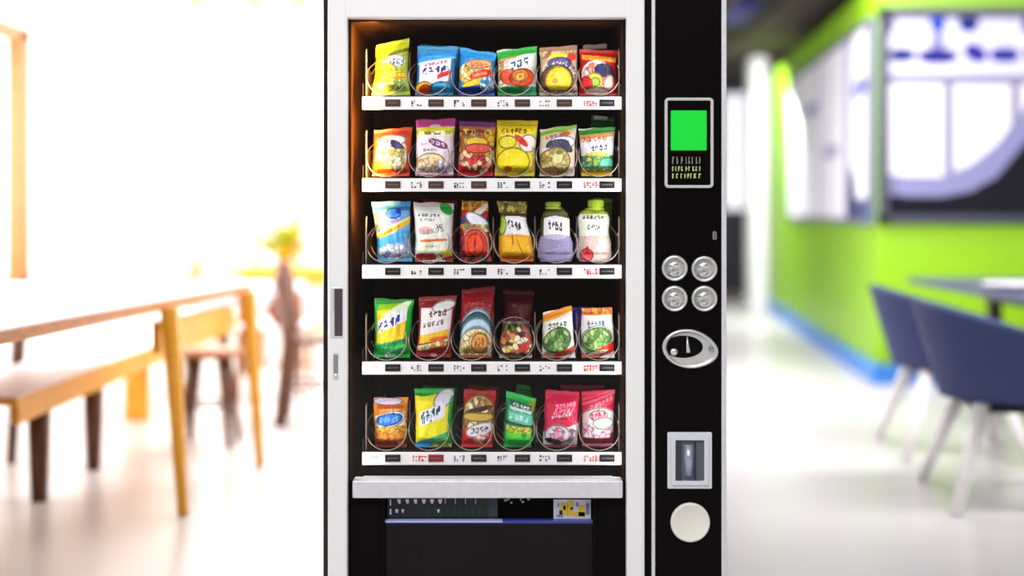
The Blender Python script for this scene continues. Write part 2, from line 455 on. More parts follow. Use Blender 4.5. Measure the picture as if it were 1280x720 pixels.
for row, (py, h, mi) in enumerate(((196, 9, 0), (208, 6, 1), (217, 6, 1))):
    x = 840
    while x < 878-row*1.5:
        w = rnd.uniform(2.2, 3.8)
        for gy in range(3):
            if rnd.random() < (.6 if mi == 0 else .9):
                rc(bm, x, x+w*rnd.uniform(.35, .9), py+gy*h/3, py+gy*h/3+h/4.2, -.0232, -.0215, 0, mi, -.02)
        rc(bm, x, x+.9, py, py+h, -.0232, -.0215, 0, mi, -.02)
        x += w+rnd.choice((.8, 1.2, 2.6))
obj('display_lettering', bm, ['ledw', 'led'], dm)
bm = nb(); plate(bm, 891, 896, 289, 300, -.022, -.017, 2.4); mp('indicator_lamp', bm, 'greym')
# four round coin-style buttons: dished ring with an embossed boss
bt = None
for px, py in ((843, 335), (880, 336), (843, 373), (880, 373)):
    c = P(px, py, -.018)
    if bt is None:
        bm = nb(); R = 16.2*S0
        lathe(bm, (0, 0, 0), [(R, .001), (R, -.008), (R*.93, -.0125), (R*.82, -.0125), (R*.76, -.009), (R*.74, -.004), (R*.1, -.004)], 40)
        bt = obj('push_button', bm, 'chrome', vm, c)
        bm = nb(); lathe(bm, (.0, 0, -.002), [(R*.58, -.003), (R*.58, -.008), (R*.5, -.0105), (R*.2, -.0112), (R*.01, -.0112)], 32); fc = obj('button_boss', bm, mat('embossed_chrome', 'd8d8d4', .3, metal=.6, var=.35, scale=140, bump=1.), bt)
        bm = nb()
        for k, (a, b, w, h) in enumerate(((-.4, .2, .3, .14), (.1, .3, .32, .12), (-.1, -.15, .3, .2), (.2, -.35, .2, .15), (-.45, -.3, .16, .2))):
            bx(bm, a*R-w*R/2, a*R+w*R/2, -.0122, -.008, b*R-h*R/2, b*R+h*R/2, .0008)
        obj('embossed_mark', bm, 'greym', bt)
    else: dup(bt, c)
# coin return: a teardrop cup
def tear(sc, y, dx=0, dz=0, n=44):
    c = P(861, 436, y); out = []
    for i in range(n):
        t = 2*pi*i/n; x, z = cos(t), sin(t)
        ex = x*(33.5 if x < 0 else 37)*S0; ez = z*24.5*S0*(1-.18*max(0, x)**2)
        if x > 0: ez -= .18*x*x*24*S0*.2; ex *= 1+.03*abs(sin(2*t))
        a = -.14
        ex, ez = ex*cos(a)-ez*sin(a), ex*sin(a)+ez*cos(a)
        out.append(Vector((c.x+dx+ex*sc, y, c.z+dz+ez*sc)))
    return out
bm = nb(); loft(bm, [tear(1, -.017), tear(1, -.024), tear(.95, -.03), tear(.88, -.03), tear(.84, -.026), tear(.8, -.019, -.001)], 0, True)
cr = mp('coin_return', bm, 'chrome')
bm = nb(); c = P(854, 434, -.02)
rr = [[Vector((c.x+cos(2*pi*i/32)*24.5*S0*s, y, c.z+sin(2*pi*i/32)*14.5*S0*s*(1 if sin(2*pi*i/32) > -.2 else .92))) for i in range(32)] for s, y in ((1, -.0195), (.97, -.0215), (.8, -.0205), (.3, -.0200))]
loft(bm, rr); obj('cup_recess', bm, 'blackm', cr)
bm = nb(); tube(bm, [P(859, 421, -.023), P(859.5, 430, -.025), P(860.5, 441, -.026)], .0012, 10, 0, .0052); obj('coin_lever', bm, 'chrome', cr)
bm = nb(); lathe(bm, P(842.5, 440, -.022), [(.009, .002), (.0085, -.003), (.004, -.005), (.0005, -.0055)], 20); obj('cup_glint_stud', bm, 'chrome', cr)
bm = nb(); lathe(bm, P(889.5, 436, -.026), [(.0075, .002), (.007, -.003), (.004, -.0035), (.0035, -.001), (.0003, -.001)], 20); obj('release_stud', bm, 'greym', cr)
# bill acceptor
bm = nb(); plate(bm, 834.5, 890, 540.5, 611, -.026, -.017, 1.6, hole=5); plate(bm, 839, 886, 545, 607, -.031, -.017, 1.2, hole=5.5)
ba = mp('coin_slot_housing', bm, mat('silver_grey_plastic', 'd8dae2', .4))
bm = nb(); rc(bm, 843, 882, 549, 603, -.0215, -.017); obj('slot_recess', bm, mat('slot_grey', '565c66', .4), ba)
bm = nb(); a = P(861, 575, -.02); lathe(bm, (a.x, -.017, a.z-.037), [(.0125, 0), (.0125, .074)], 28, 'z'); obj('slot_roller', bm, mat('steel_blue_roller', 'a8b4c8', .25, metal=.5), ba)
bm = nb(); rc(bm, 843, 852, 551, 601, -.024, -.02, .001); obj('slot_cheek', bm, mat('dark_steel', '3c4048', .3, metal=.3), ba)
bm = nb(); rc(bm, 868.5, 870, 551, 600, -.029, -.02); obj('slot_slit', bm, 'inkd', ba)
bm = nb(); lathe(bm, P(862.5, 652.5, -.017), [(24.6*S0, .0), (24.6*S0, -.006), (23.6*S0, -.010), (22*S0, -.011), (21.3*S0, -.0098), (1e-4, -.0098)], 56); mp('round_cover', bm, 'cream')

# ---- shelves
ROWS = [(121, 137), (223, 239.5), (331, 348), (452, 468), (565, 581)]
SC = [483+53.2*k for k in range(6)]
TAGS = [491, 545, 598.5, 653, 705.5, 759]
YS = .046
shelf0 = None; TZ = []
R_C = 26*S0
def coil_mesh():
    bm = nb(); pts = []
    n = 26
    for i in range(-2, n//2+1):                               # front half turn below the packet
        t = 2*pi*i/n; pts.append((cos(t)*R_C, .0+.004*i/(n/2), -sin(t)*R_C))
    y = .004
    turns = 2
    for j in range(1, turns*n+1):
        t = pi+2*pi*j/n
        if j <= 3: y = .004+.07*(j/3)
        elif j <= n/2: y = .076
        else: y += .0042
        pts.append((cos(t)*R_C, y, -sin(t)*R_C))
    tube(bm, pts, .0015, 6)
    return bm
coil0 = None; rod0 = None
rnd = random.Random(3)
for r, (pa, pb) in enumerate(ROWS):
    tz = Z(pa, YS)+(.0035 if r < 3 else .002)-.002; TZ.append(tz+.0045)
    sh = obj('shelf', (lambda bm: (bx(bm, X(453, YS)+.001, X(777, YS)-.001, YS+.002, .6, tz-.004, tz, 0), bx(bm, X(453, YS), X(453, YS)+.0025, YS+.002, .6, tz-.004, tz+.03), bx(bm, X(777, YS)-.0025, X(777, YS), YS+.002, .6, tz-.004, tz+.03), bm)[-1])(nb()), 'tray', vm)
    a, b = P(453, pa, YS), P(777, pb, YS)
    bm = nb(); bx(bm, a.x, b.x, YS-.004, YS+.002, b.z, a.z, .0012)
    obj('price_rail', bm, 'strip', sh)
    for k in range(6):
        c = P(TAGS[k], (pa+pb)/2-.3, YS-.005)
        m = 'tagr' if (r, k) == (4, 1) else ('tagb' if (r == 0 and k < 5) or (r == 1 and k < 3) else 'tag')
        bm = nb(); bx(bm, c.x-.0185, c.x+.0185, YS-.0075, YS-.003, c.z-.0085, c.z+.0085, .0012)
        t = obj('price_tag', bm, [m, 'greym'], sh)
        bm = nb()
        x = c.x-.013
        while x < c.x+.012: w = rnd.uniform(.0015, .005); bx(bm, x, x+w, YS-.0080, YS-.007, c.z-.001, c.z+.0012); x += w+.001
        obj('tag_print', bm, 'inkg', sh)
        # price figures left of the tag
        red = (k == 5 and r != 3 and True) or (r, k) in ((4, 1), (3, 5))
        bm = nb(); x = P(TAGS[k]-33+(4 if red else 2), 0, YS-.005).x
        if k == 0:
            for zz in (.003, -.003): bx(bm, P(456, 0, YS).x, P(456, 0, YS).x+.004, YS-.0055, YS-.003, c.z+zz-.0008, c.z+zz+.0008, 0, 2, 1)
            if r > 1: bx(bm, P(459, 0, YS).x, P(474, 0, YS).x, YS-.0052, YS-.003, c.z+.0025, c.z+.0032, 0, 2, 1)
        else:
            for g in range(5 if red else 4):
                for q in range(3):
                    if rnd.random() < (.85 if red or g == 0 else .5):
                        w = rnd.uniform(.002, .0055); zz = c.z-.0075+q*.005
                        bx(bm, x, x+w, YS-.0055, YS-.003, zz, zz+rnd.uniform(.002, .0048), 0, 2, (3 if (q == 1 and r > 2) else 2) if red else (0 if g == 0 else 1))
                x += .0068
        obj('price_figures', bm, ['inkd', 'inkg', 'inkr', 'inko'], sh)
    for k in range(6):
        loc = Vector((X(SC[k], YS+.01), YS+.006, tz+R_C+.0022))
        if coil0 is None: coil0 = obj('spiral_coil', coil_mesh(), 'wire', sh, loc)
        else:
            c = coil0.copy(); COL.objects.link(c); c.parent = sh; c.location = loc
    for k in range(7):
        xx = X(min(max(SC[0]-26.6+53.2*k, 457.5), 774), YS); yy = .052 if k in (0, 6) else .112
        bm = nb(); tube(bm, [(xx, yy, tz), (xx, yy, tz+.108), (xx, yy+.01, tz+.114)], .0022, 8); bx(bm, xx-.0006, xx+.0006, yy+.005, .58, tz, tz+.07)
        obj('divider', bm, mat('divider', '6a5a50', .4, metal=.3) if rod0 is None else rod0, sh)
        rod0 = rod0 or bpy.data.materials['divider']

W, K, NV, RD, YE, OR, GR = 'f4f2f4', '141018', '2a2a70', 'd81e1e', 'f4d820', 'f08a1e', '2aa83c'
def pk(r, label, corners, base, ops, **kw):
    kw.setdefault('seed', len(PACKS)+1)
    p = pack(label, corners, base, ops, tz=TZ[r], **kw); PACKS.append(p); return p
def q(*a): return [(a[0], a[1]), (a[2], a[3]), (a[4], a[5]), (a[6], a[7])]
# row 1
pk(0, 'tall yellow-green crisp bag with a white and blue name, first on the top shelf', q(469, 55, 511, 46, 512, 118, 464, 118), 'a4b41a',
   [B(.72, .78, '5c600c', .1), B(.66, .68, '8c9420', .1), B(.80, 1, 'c8d020', .1), B(.0, .3, 'b4d850', .1), E(.55, .6, .36, .1, '8a9ab8', 5), E(.65, .62, .26, .09, 'e8ecf4', -8), T(.66, .6, .5, .12, '4a4c84', 4, 2, -.1), E(.35, .42, .3, .16, 'e8d010'), SP(E(.35, .42, .28, .14, W), ['f0dc10', 'd8b808', 'f4ec60'], 9), SP(E(.6, .34, .34, .1, W), ['f0a818', 'f4d020', 'e8e040'], 10), SP(B(.08, .24, W, .1, 0, .12, .9), ['d8e8a0', 'c0d870', 'e8f0c0', '88b040'], 9)], waist=.07)
pk(0, 'blue and white packet with a navy name and red flash, second on the top shelf', q(521, 56, 573, 57, 566, 118, 519, 118), '2a78b4',
   [B(.84, 1, '3c90c8'), B(.7, .82, '2a8ae0', .16), B(.68, .72, '80c8f0', .16), B(.24, .7, 'f0ecf8', .12, 0, .08, .88), T(.5, .64, .6, .06, 'c03048', 6, 3, .14), T(.48, .5, .66, .14, NV, 4, 5, .1), B(.3, .4, RD, .3, 0, .55, .9), E(.22, .14, .2, .11, 'f0a820'), E(.26, .12, .12, .07, 'e85018'), E(.68, .13, .26, .12, '38a8e0')])
pk(0, 'bright blue packet with yellow burst and red banner, third on the top shelf', q(574, 58, 620, 65, 618, 119, 572, 119), '1c7cc8',
   [B(.82, 1, '2a98d8', -.08), SP(E(.45, .5, .48, .26, W, 10), ['f0e070', 'f4f0c0', 'f0c040', '90b860'], 8), E(.55, .68, .35, .08, 'f0a060', 6), T(.58, .66, .5, .1, 'b03028', 4, 7), E(.62, .46, .34, .1, 'd01818', 14), T(.6, .46, .4, .06, 'f8b060', 5, 2, .2), E(.5, .28, .4, .06, 'f0d028', 14), B(0, .2, '1440a8', .1), E(.8, .2, .16, .1, 'e8f4ff'), SP(E(.8, .25, .2, .16, W), ['e8f4ff', '2a98d8', 'a0d0f0'], 12)])
pk(0, 'green and white packet with orange round crackers, fourth on the top shelf', q(621, 62, 672, 56, 671, 119, 622, 119), 'c8d4c8',
   [B(.82, 1, '28a838', .1), B(.78, .82, 'e0803c', .1, 0, .05, .8), B(0, .2, '28b050', 0, -.04), SP(B(.22, .78, W, 0, 0, .02, .16), ['70b040', 'e09030', 'f0e8d0'], 10), E(.58, .66, .34, .16, 'eef2fa', 20), T(.58, .66, .5, .16, '1c3058', 3, 4, .2), E(.32, .38, .24, .15, 'e04818', -10), E(.62, .36, .3, .17, 'd83c14'), E(.58, .4, .2, .12, 'f07c18'), E(.58, .38, .12, .08, 'f8a020'), E(.58, .38, .04, .03, 'c04010'), E(.8, .1, .16, .05, '60c8d0')])
pk(0, 'tan packet with a purple name over a round yellow cake, fifth on the top shelf', q(675, 58, 723, 55, 722, 119, 674, 119), 'c8a888',
   [B(.86, 1, 'a87860'), SP(B(.74, .9, W), ['d8c080', 'a86850', 'c8b090', 'e0d0a0'], 9), E(.5, .78, .26, .08, 'd8d040'), E(.84, .76, .12, .08, 'd83028'), SP(E(.5, .4, .48, .36, W), ['b8a8b0', 'd8c8c0', '8a7468'], 12), E(.52, .64, .3, .1, '4a3c6c'), T(.54, .62, .44, .1, 'c8c8e8', 5, 14), E(.45, .32, .42, .27, '5c3c34'), E(.5, .3, .33, .25, 'f0d020'), E(.55, .34, .2, .16, 'f8e048'), E(.4, .28, .08, .06, 'c8a010'), SP(B(0, .1, W), ['c8b8a8', 'a89888'], 8)])
pk(0, 'red packet with an orange band and dark blue emblem, last on the top shelf', q(725, 60, 774, 62, 773, 120, 724, 120), 'a81418',
   [B(.9, 1, 'c01818'), B(.74, .85, 'f0a028', -.06, 0, .05, .95), T(.5, .8, .8, .07, 'c86018', 9, 4), E(.45, .42, .42, .32, 'e8dcd8', -10), SP(E(.45, .42, .4, .3, W), ['f0e0d8', 'd8a890', 'f0f0f0', 'e87060'], 9), E(.6, .54, .2, .12, '20285c'), E(.78, .46, .1, .2, '2a2038', 25), E(.38, .3, .2, .16, 'f0b828'), E(.4, .28, .1, .08, '90c030'), E(.16, .22, .14, .16, 'd81c20'), E(.75, .25, .1, .18, 'f0b8a8', -25), E(.45, .08, .3, .06, 'f0e0c8'), B(0, .03, RD)])
# row 2
pk(1, 'short orange-red packet with a cream arched panel, first on the second shelf', q(466, 162, 515, 158, 511, 220, 464, 220), 'd84c20',
   [B(.86, 1, 'd0401c', .1), E(.5, .4, .42, .46, 'f8e8d0'), B(0, .08, 'e84820'), E(.5, .74, .34, .1, 'f8f4f0'), T(.46, .72, .6, .1, '3a3468', 4, 3, -.25), E(.66, .62, .18, .06, '3a3068', -30), SP(B(.14, .56, W, 0, 0, .12, .86), ['f8e0b0', 'f0d898', 'f0b860', 'c8c060', 'f8f0d8'], 8), E(.2, .2, .16, .12, 'f06020'), SP(B(.06, .14, W, 0, 0, .15, .9), ['e84820', 'f8a060', 'e84820'], 9)], waist=.02)
pk(1, 'pink-topped white packet with a purple name, second on the second shelf', q(519, 149, 569, 147, 566, 221, 519, 221), 'f0e4ec',
   [B(.86, 1, 'e050a8'), E(.5, .87, .14, .04, 'f8e0f0'), B(.76, .86, 'e0dc30', 0, -.03), B(.7, .77, 'f0f0c8', 0, -.03), SP(B(.72, .78, W, 0, 0, .1, .9), ['c8c030', 'f0f0c8', '908030'], 8), E(.6, .56, .26, .07, '70286c', -14), T(.6, .56, .4, .06, 'f0e0f0', 3, 4, -.2), T(.24, .56, .2, .05, 'c080a0', 2, 6), T(.4, .46, .4, .05, '888090', 4, 9), E(.4, .24, .36, .14, 'f4d8a8'), SP(E(.36, .2, .36, .14, W), ['f4dcb0', 'f0c890', 'f8e8d0', 'd8a060'], 7), SP(E(.75, .15, .24, .12, W), ['e0d0e0', 'f8f0f8', 'b8a8c8'], 10), B(0, .03, 'd85080')], waist=.02)
pk(1, 'gold and red packet of mixed snacks under a purple top, third on the second shelf', q(574, 150, 620, 152, 616, 221, 572, 221), 'b87818',
   [B(.9, 1, '7a2870'), B(.86, .9, 'b8706c'), SP(B(.3, .86, W), ['e8b820', 'c89010', 'a85818', 'e8c850', 'c04820', 'd0a030'], 7), T(.3, .78, .5, .07, '5c1c10', 3, 2), T(.75, .78, .35, .07, '6c2810', 2, 5), E(.5, .62, .3, .07, 'e8c030'), E(.55, .5, .36, .07, 'e05040'), B(0, .22, 'c81020'), SP(E(.2, .32, .2, .14, W), ['f0d8b0', 'c02018', 'e8a880'], 8), SP(E(.62, .22, .36, .18, W), ['f0c890', 'd81828', 'e87860', 'f0e0b8', 'b01018'], 8)], waist=.03)
pk(1, 'bright yellow packet with a red corner ribbon, fourth on the second shelf', q(621, 149, 673, 150, 668, 222, 618, 222), 'f4dc1c',
   [B(.9, 1, 'e8c818'), T(.44, .8, .64, .1, '8a6408', 6, 5, .04), B(.62, .72, 'f0e8e4', -.04, 0, .12, .9), E(.8, .58, .2, .14, 'f4ece8'), E(.62, .63, .2, .06, 'd82018', -28), E(.28, .6, .2, .1, 'f0e030'), T(.3, .5, .3, .05, 'b09010', 3, 4), E(.44, .26, .4, .22, 'fae60c'), E(.33, .13, .1, .05, 'e85818'), B(0, .03, 'e8901c', 0, 0, 0, .7)], waist=.03)
pk(1, 'pale packet with a green top corner and a round cream pastry, fifth on second shelf', q(675, 161, 721, 155, 718, 222, 674, 222), 'e0d0b8',
   [B(.88, 1, '88c038', .12), B(.86, .9, 'e0d8b0', .1, 0, 0, .5), T(.45, .82, .6, .07, 'b86c48', 5, 3, .1), E(.7, .84, .14, .05, 'e86820'), E(.6, .66, .36, .12, 'e4e4fc'), E(.5, .63, .3, .09, '3c3858'), E(.72, .6, .2, .06, '2c3050', -30), B(.5, .58, 'e8e8f0', 0, 0, .05, .5), E(.42, .3, .42, .26, 'c0a048'), SP(E(.42, .3, .4, .24, W), ['d8c878', 'e8d890', 'b89848', 'c8b870'], 7), E(.5, .36, .14, .1, 'ece4a0'), E(.55, .48, .1, .05, '708030'), E(.3, .1, .26, .06, 'd0a070')], waist=.02)
pk(1, 'packet with a dark green top, red lettering and green leaves, last on the second shelf', q(724, 160, 770, 158, 766, 222, 727, 222), 'e8dcd0',
   [B(.84, 1, '2a8428', .08), B(.78, .88, 'd0a060', .06), T(.42, .76, .74, .1, 'd84028', 5, 4), B(.5, .7, 'f0eef8'), T(.56, .58, .5, .12, '28205c', 4, 6, .05), E(.5, .36, .46, .14, 'd0b848'), SP(B(.14, .42, W), ['50a070', '88b040', 'c8c048', '3c8060', '70b898'], 7), E(.8, .26, .22, .1, '58b898'), B(.16, .2, '3c5840', .02), B(0, .1, 'e8b020'), SP(B(.1, .16, W), ['e8c830', '609840'], 8)], waist=.02)
# row 3
pk(2, 'sky blue and white packet with a yellow ribbon, first on the third shelf', q(463, 252, 512, 251, 515, 327, 472, 327), '78b0e8',
   [B(.9, 1, '4c98d8'), B(.84, .9, '3878b0'), E(.4, .66, .34, .2, 'dce8fa'), SP(B(.5, .84, W, 0, 0, .0, .16), ['d8d880', '88a080', 'a8c8e8'], 9), E(.56, .8, .18, .07, '3888e8'), E(.7, .84, .06, .05, '1c40c0'), T(.42, .64, .3, .08, '7c88c8', 3, 4), E(.66, .66, .12, .05, 'a890e0'), B(.48, .56, 'f0c81c', .3), B(.56, .6, 'f8f0a0', .3), T(.5, .53, .5, .04, 'c88038', 5, 3, .3), B(.3, .46, '40a8e0', .16), SP(E(.5, .16, .44, .15, W), ['d8e4f8', 'b0c8f0', '8c9cd0', 'f4f8ff'], 8), B(0, .04, '58b8e0')], waist=.06)
pk(2, 'white packet with green corner leaf, orange bar and red berries on the third shelf', q(516, 252, 567, 254, 566, 327, 518, 327), 'eaeee6',
   [B(.93, 1, 'd8c8c8'), E(.82, .9, .18, .09, '28a038', -20), T(.4, .78, .6, .06, '5c5c64', 6, 3), T(.36, .71, .4, .05, '6c6c74', 5, 8), E(.3, .52, .2, .07, 'e8a8a8'), T(.5, .52, .6, .07, '98908c', 5, 2, .1), T(.66, .6, .2, .06, '484038', 2, 2), B(.34, .385, 'e07020', .04, 0, .16, .86), T(.45, .26, .3, .05, '78b080', 4, 3), SP(B(.02, .15, W, 0, -.02), ['c02020', '901820', 'd84030', 'f0e0d0'], 7), E(.84, .15, .14, .07, 'f0e018'), E(.5, .22, .4, .03, 'f0f0c8')], waist=.05)
pk(2, 'narrow gold-topped packet with a large red disc, third on the third shelf', q(577, 250, 609, 252, 614, 328, 574, 328), 'a82018',
   [B(.86, 1, 'd89020'), SP(B(.84, 1, W), ['e8a828', 'c87818', 'f0b840'], 7), E(.65, .82, .4, .06, 'f0dcd0', 20), B(.68, .8, '2c3468', 0, -.1), E(.62, .66, .42, .1, 'e8ecf8', -14), SP(B(.5, .62, W), ['d8c060', 'c89040', '809050', 'e8d8a0'], 7), E(.5, .26, .46, .3, 'e8a890'), E(.5, .27, .38, .25, 'e83420'), E(.52, .28, .24, .17, 'f04c28'), E(.5, .26, .04, .14, 'a81010'), SP(B(.0, .1, W), ['30302c', '788068', 'c03828'], 8), SP(E(.05, .25, .12, .3, W), ['781020', 'a82038'], 5)], waist=-.02)
pk(2, 'pouch of orange drink with a white label, fourth on the third shelf', q(620, 251, 660, 252, 669, 328, 624, 328), '6c6024',
   [SP(B(.78, 1, W), ['a8901c', '504818', '8c8028', 'c8b850'], 9), B(.76, .8, '3c3814'), B(.46, .76, 'f0eef2', 0, -.04, .12, .96), E(.1, .6, .1, .14, 'a8c838'), T(.52, .6, .5, .14, '2c3024', 4, 5, -.12), B(0, .46, 'f0a41c', 0, -.04), B(.1, .4, 'f4b81c', 0, 0, .1, .9), E(.42, .36, .02, .12, 'b86c10'), E(.62, .24, .02, .2, 'd08010', 30), B(0, .09, 'e8701c')],
   name='drink_pouch', cat='drink pouch', prof=[(0, .92), (.12, 1), (.4, .96), (.7, .8), (.86, .86), (1, .96)], seals=(.03, .2))
pk(2, 'lilac drink pouch with a white label and flat olive cap, fifth on the third shelf', q(672, 259, 717, 259, 717, 328, 672, 328), '4c4e18',
   [B(.48, .84, 'f2f0f4', 0, -.06, .1, .97), T(.5, .66, .5, .16, '28303c', 4, 6, -.1), B(0, .5, '9088b0', 0, -.04), SP(B(.04, .46, W), ['9890b8', '8078a4', 'a098c4'], 3), E(.5, .46, .36, .05, 'c0bcd8')],
   name='drink_pouch', cat='drink pouch', prof=[(0, .86), (.1, 1), (.3, .98), (.5, .84), (.75, .82), (.88, .7), (1, .42)], cap=(691.5, 252, 260.5, 9.5, 'capg'), T_=.022, wr=.4)
pk(2, 'beige drink pouch with a white shoulder label and red mark, last on the third shelf', q(720, 260, 765, 260, 765, 328, 721, 328), 'e8e6d8',
   [B(.88, 1, '8c9a28'), T(.5, .83, .7, .07, '5c5c38', 6, 3), T(.5, .64, .44, .1, '34402c', 4, 8), B(0, .49, 'c8b0a4', 0, -.02), SP(B(.06, .44, W), ['ccb4a8', 'c0a89c', 'd4c0b4'], 3), E(.28, .13, .16, .1, 'e83c4c'), E(.3, .22, .06, .07, 'a81824')],
   name='drink_pouch', cat='drink pouch', prof=[(0, .86), (.1, 1), (.3, .98), (.55, .84), (.8, .9), (.9, .8), (1, .45)], cap=(744.5, 249, 261.5, 9.8, 'capg2'), T_=.022, wr=.4)
# row 4
pk(3, 'green and yellow crisp bag with a blue name on white, first on the fourth shelf', q(467, 374, 517, 375, 512, 447, 466, 447), '20a038',
   [B(.93, 1, '148020'), B(.82, .92, '90c820', .06, 0, .1, .9), B(.3, .86, 'f4c418', .14, 0, .08, .84), E(.62, .84, .36, .06, 'e0f0d0', 20), B(.54, .76, 'eceef4', .3, 0, .1, .86), T(.42, .6, .6, .16, '28308c', 4, 5, .3), T(.5, .74, .4, .05, 'e0c0c8', 5, 3, .3), B(.22, .28, '107c40', .16), B(.08, .18, '50d070', .2), SP(E(.6, .1, .3, .07, W, 12), ['e0f8e0', '30b858', '70d890'], 8), E(.96, .5, .08, .5, '18b038')])
pk(3, 'dark red packet with white panel over yellow stripes, second on the fourth shelf', q(523, 372, 571, 370, 563, 449, 520, 447), '8c2020',
   [B(.36, .82, 'ece4e4', 0, 0, .08, .92), E(.68, .84, .28, .07, 'f0ece8', 6), T(.55, .73, .5, .1, '483038', 4, 6, .08), T(.45, .56, .6, .08, '705860', 5, 3, .12), B(.28, .42, 'f0c020', .14, 0, .06, .9), E(.62, .32, .26, .035, 'e05c18', 6), SP(B(.16, .26, W, .16, 0, .02, .9), ['e8d8a0', 'd8a850', 'f0e8d0', 'c88030'], 8), B(0, .14, 'a02828', .08), E(.5, .04, .1, .03, 'e89090')], waist=.04)
pk(3, 'deep red packet with a blue arch over cream biscuits, third on the fourth shelf', q(577, 362, 619, 358, 614, 448, 573, 448), '8a0c18',
   [B(.74, .96, '980c18', .1, 0, .0, .5), E(.5, .3, .5, .4, 'a8b8c8'), E(.5, .28, .5, .36, '2c5868'), E(.5, .26, .48, .3, 'b8d8e8'), E(.5, .22, .47, .25, '6498b0'), E(.5, .17, .5, .25, 'f0e0b8'), SP(E(.5, .17, .46, .24, W), ['f0dca0', 'e8c070', 'f8ecd0', 'c89848', 'f0e8c0'], 8), E(.62, .22, .22, .13, 'e8a858'), T(.62, .24, .3, .12, '8c4818', 3, 7), B(0, .04, 'a85830')], waist=.0)
pk(3, 'short rounded clear packet of mixed nuts, fourth on the fourth shelf', q(629, 402, 661, 402, 666, 449, 624, 449), '54362c',
   [E(.5, .5, .5, .5, '7c6458'), SP(E(.5, .45, .47, .46, W), ['e8c860', 'f0e0b0', 'a03828', '3c2820', 'd89040', 'c84838', 'f4ecd0'], 6), SP(E(.4, .85, .3, .14, W), ['d8e0b8', '708040', '3c3828'], 6), SP(B(0, .12, W), ['d8d0b8', '48403c', 'b0a898'], 7), E(.75, .3, .14, .14, 'b82c20')], waist=-.1)
pk(3, 'orange-topped white packet of green pasta with paler red hem, fifth on the fourth shelf', q(679, 392, 715, 383, 720, 447, 677, 447), 'f0ece8',
   [B(.84, 1, 'f0901c', .1), B(.84, .88, 'f0b850', .1), B(.8, .84, 'f4f0e8', .12), T(.5, .68, .64, .12, '3c5848', 5, 4), E(.5, .36, .5, .3, 'f4f0e4'), E(.46, .38, .42, .24, '4c7c38', 8), SP(E(.46, .38, .4, .23, W), ['5c9440', '88b460', '3c6c30', 'a8c880', '4c8038'], 7), B(0, .14, 'd85038', .22, 0, .4, 1), B(0, .07, 'c88868', 0, 0, 0, .4), E(.15, .1, .1, .05, 'f0c0a0')], waist=.02)
pk(3, 'orange-topped white packet of green pasta with bright red hem, last on fourth shelf', q(727, 386, 766, 385, 769, 447, 727, 447), 'f2eeea',
   [B(.86, 1, 'f0901c', .02), SP(B(.88, 1, W), ['f0901c', 'e87030', 'f0a840'], 6), T(.46, .68, .56, .14, '586c80', 5, 6), T(.62, .6, .3, .06, '78b8c0', 3, 2), E(.46, .38, .46, .26, 'e8f0d8', 8), E(.46, .38, .42, .22, '5c8c38', 8), SP(E(.46, .38, .4, .21, W), ['6ca048', '98c068', '4c7c34', 'b0d088', '588c3c'], 7), B(0, .2, 'd02820', .3, 0, .5, 1), B(0, .1, 'c06848', 0, 0, 0, .55), E(.5, .12, .3, .04, 'f8e8d8', 10)], waist=.0)
# row 5
pk(4, 'short orange packet with a blue name on a white lozenge, first on the bottom shelf', q(466, 499, 509, 498, 508, 560, 468, 560), 'd8841c',
   [E(.42, .93, .4, .06, 'c0a8c0'), E(.5, .9, .3, .03, 'e8d8e0'), B(.8, .86, 'c84c20', 0, -.02, .1, .9), T(.55, .78, .5, .04, 'e8b040', 5, 3), B(.44, .72, 'f0e8e4', .1, -.04, .06, .94), E(.5, .58, .42, .14, 'f0ecf0', 8), E(.48, .58, .36, .1, '2870d8', 6), T(.48, .58, .6, .1, '60a8f0', 5, 3, .05), SP(B(.28, .44, W), ['f0a830', 'd88818', 'e8b850'], 8), B(0, .16, '8c2c18'), B(.14, .2, 'a84c18'), E(.82, .1, .1, .05, 'e8a888')], waist=.0, T_=.024)
pk(4, 'yellow and green crisp bag with a navy name and blue hem, second on bottom shelf', q(517, 487, 567, 487, 564, 561, 519, 561), 'f0dc18',
   [B(.9, 1, '28b840'), B(.86, .9, '108028', -.04), B(.84, .9, 'e0e020', .12, 0, .1, 1), E(.76, .84, .24, .12, 'e0dcec', 20), B(.46, .7, 'e8ecf4', .24, 0, .12, .82), T(.44, .6, .56, .14, '2c3464', 4, 5, .26), T(.34, .5, .3, .12, '207090', 3, 8, .2), B(.22, .42, 'f4ec10', .1), B(.1, .2, '30b878', .22), B(0, .13, '20a0e0', .1, 0, 0, .5), B(0, .1, '40b838', .14, 0, .5, 1), E(.95, .4, .06, .5, '28b850'), SP(B(0, .05, W, 0, 0, .4, 1), ['788838', '40a838', 'c0b060'], 8)])
pk(4, 'crimson packet with an arch of cream cookies and a silver name, third on bottom shelf', q(580, 488, 620, 490, 615, 562, 576, 562), 'b01420',
   [E(.5, .52, .52, .38, 'c8a868'), SP(E(.5, .52, .5, .36, W), ['e8d090', 'c89850', 'f0e0b0', '8c5828', 'a87838'], 6), E(.5, .68, .44, .05, '3c1c18', 8), E(.5, .55, .5, .06, 'd0a840'), B(0, .4, 'd82028', .1, -.04), E(.58, .33, .42, .1, 'e8e4ec', 8), T(.58, .33, .56, .1, '4c5464', 4, 4, .1), SP(E(.68, .16, .28, .1, W), ['f0a090', 'e82c30', 'f8d8c8'], 7), B(0, .04, 'f03030')], waist=.0)
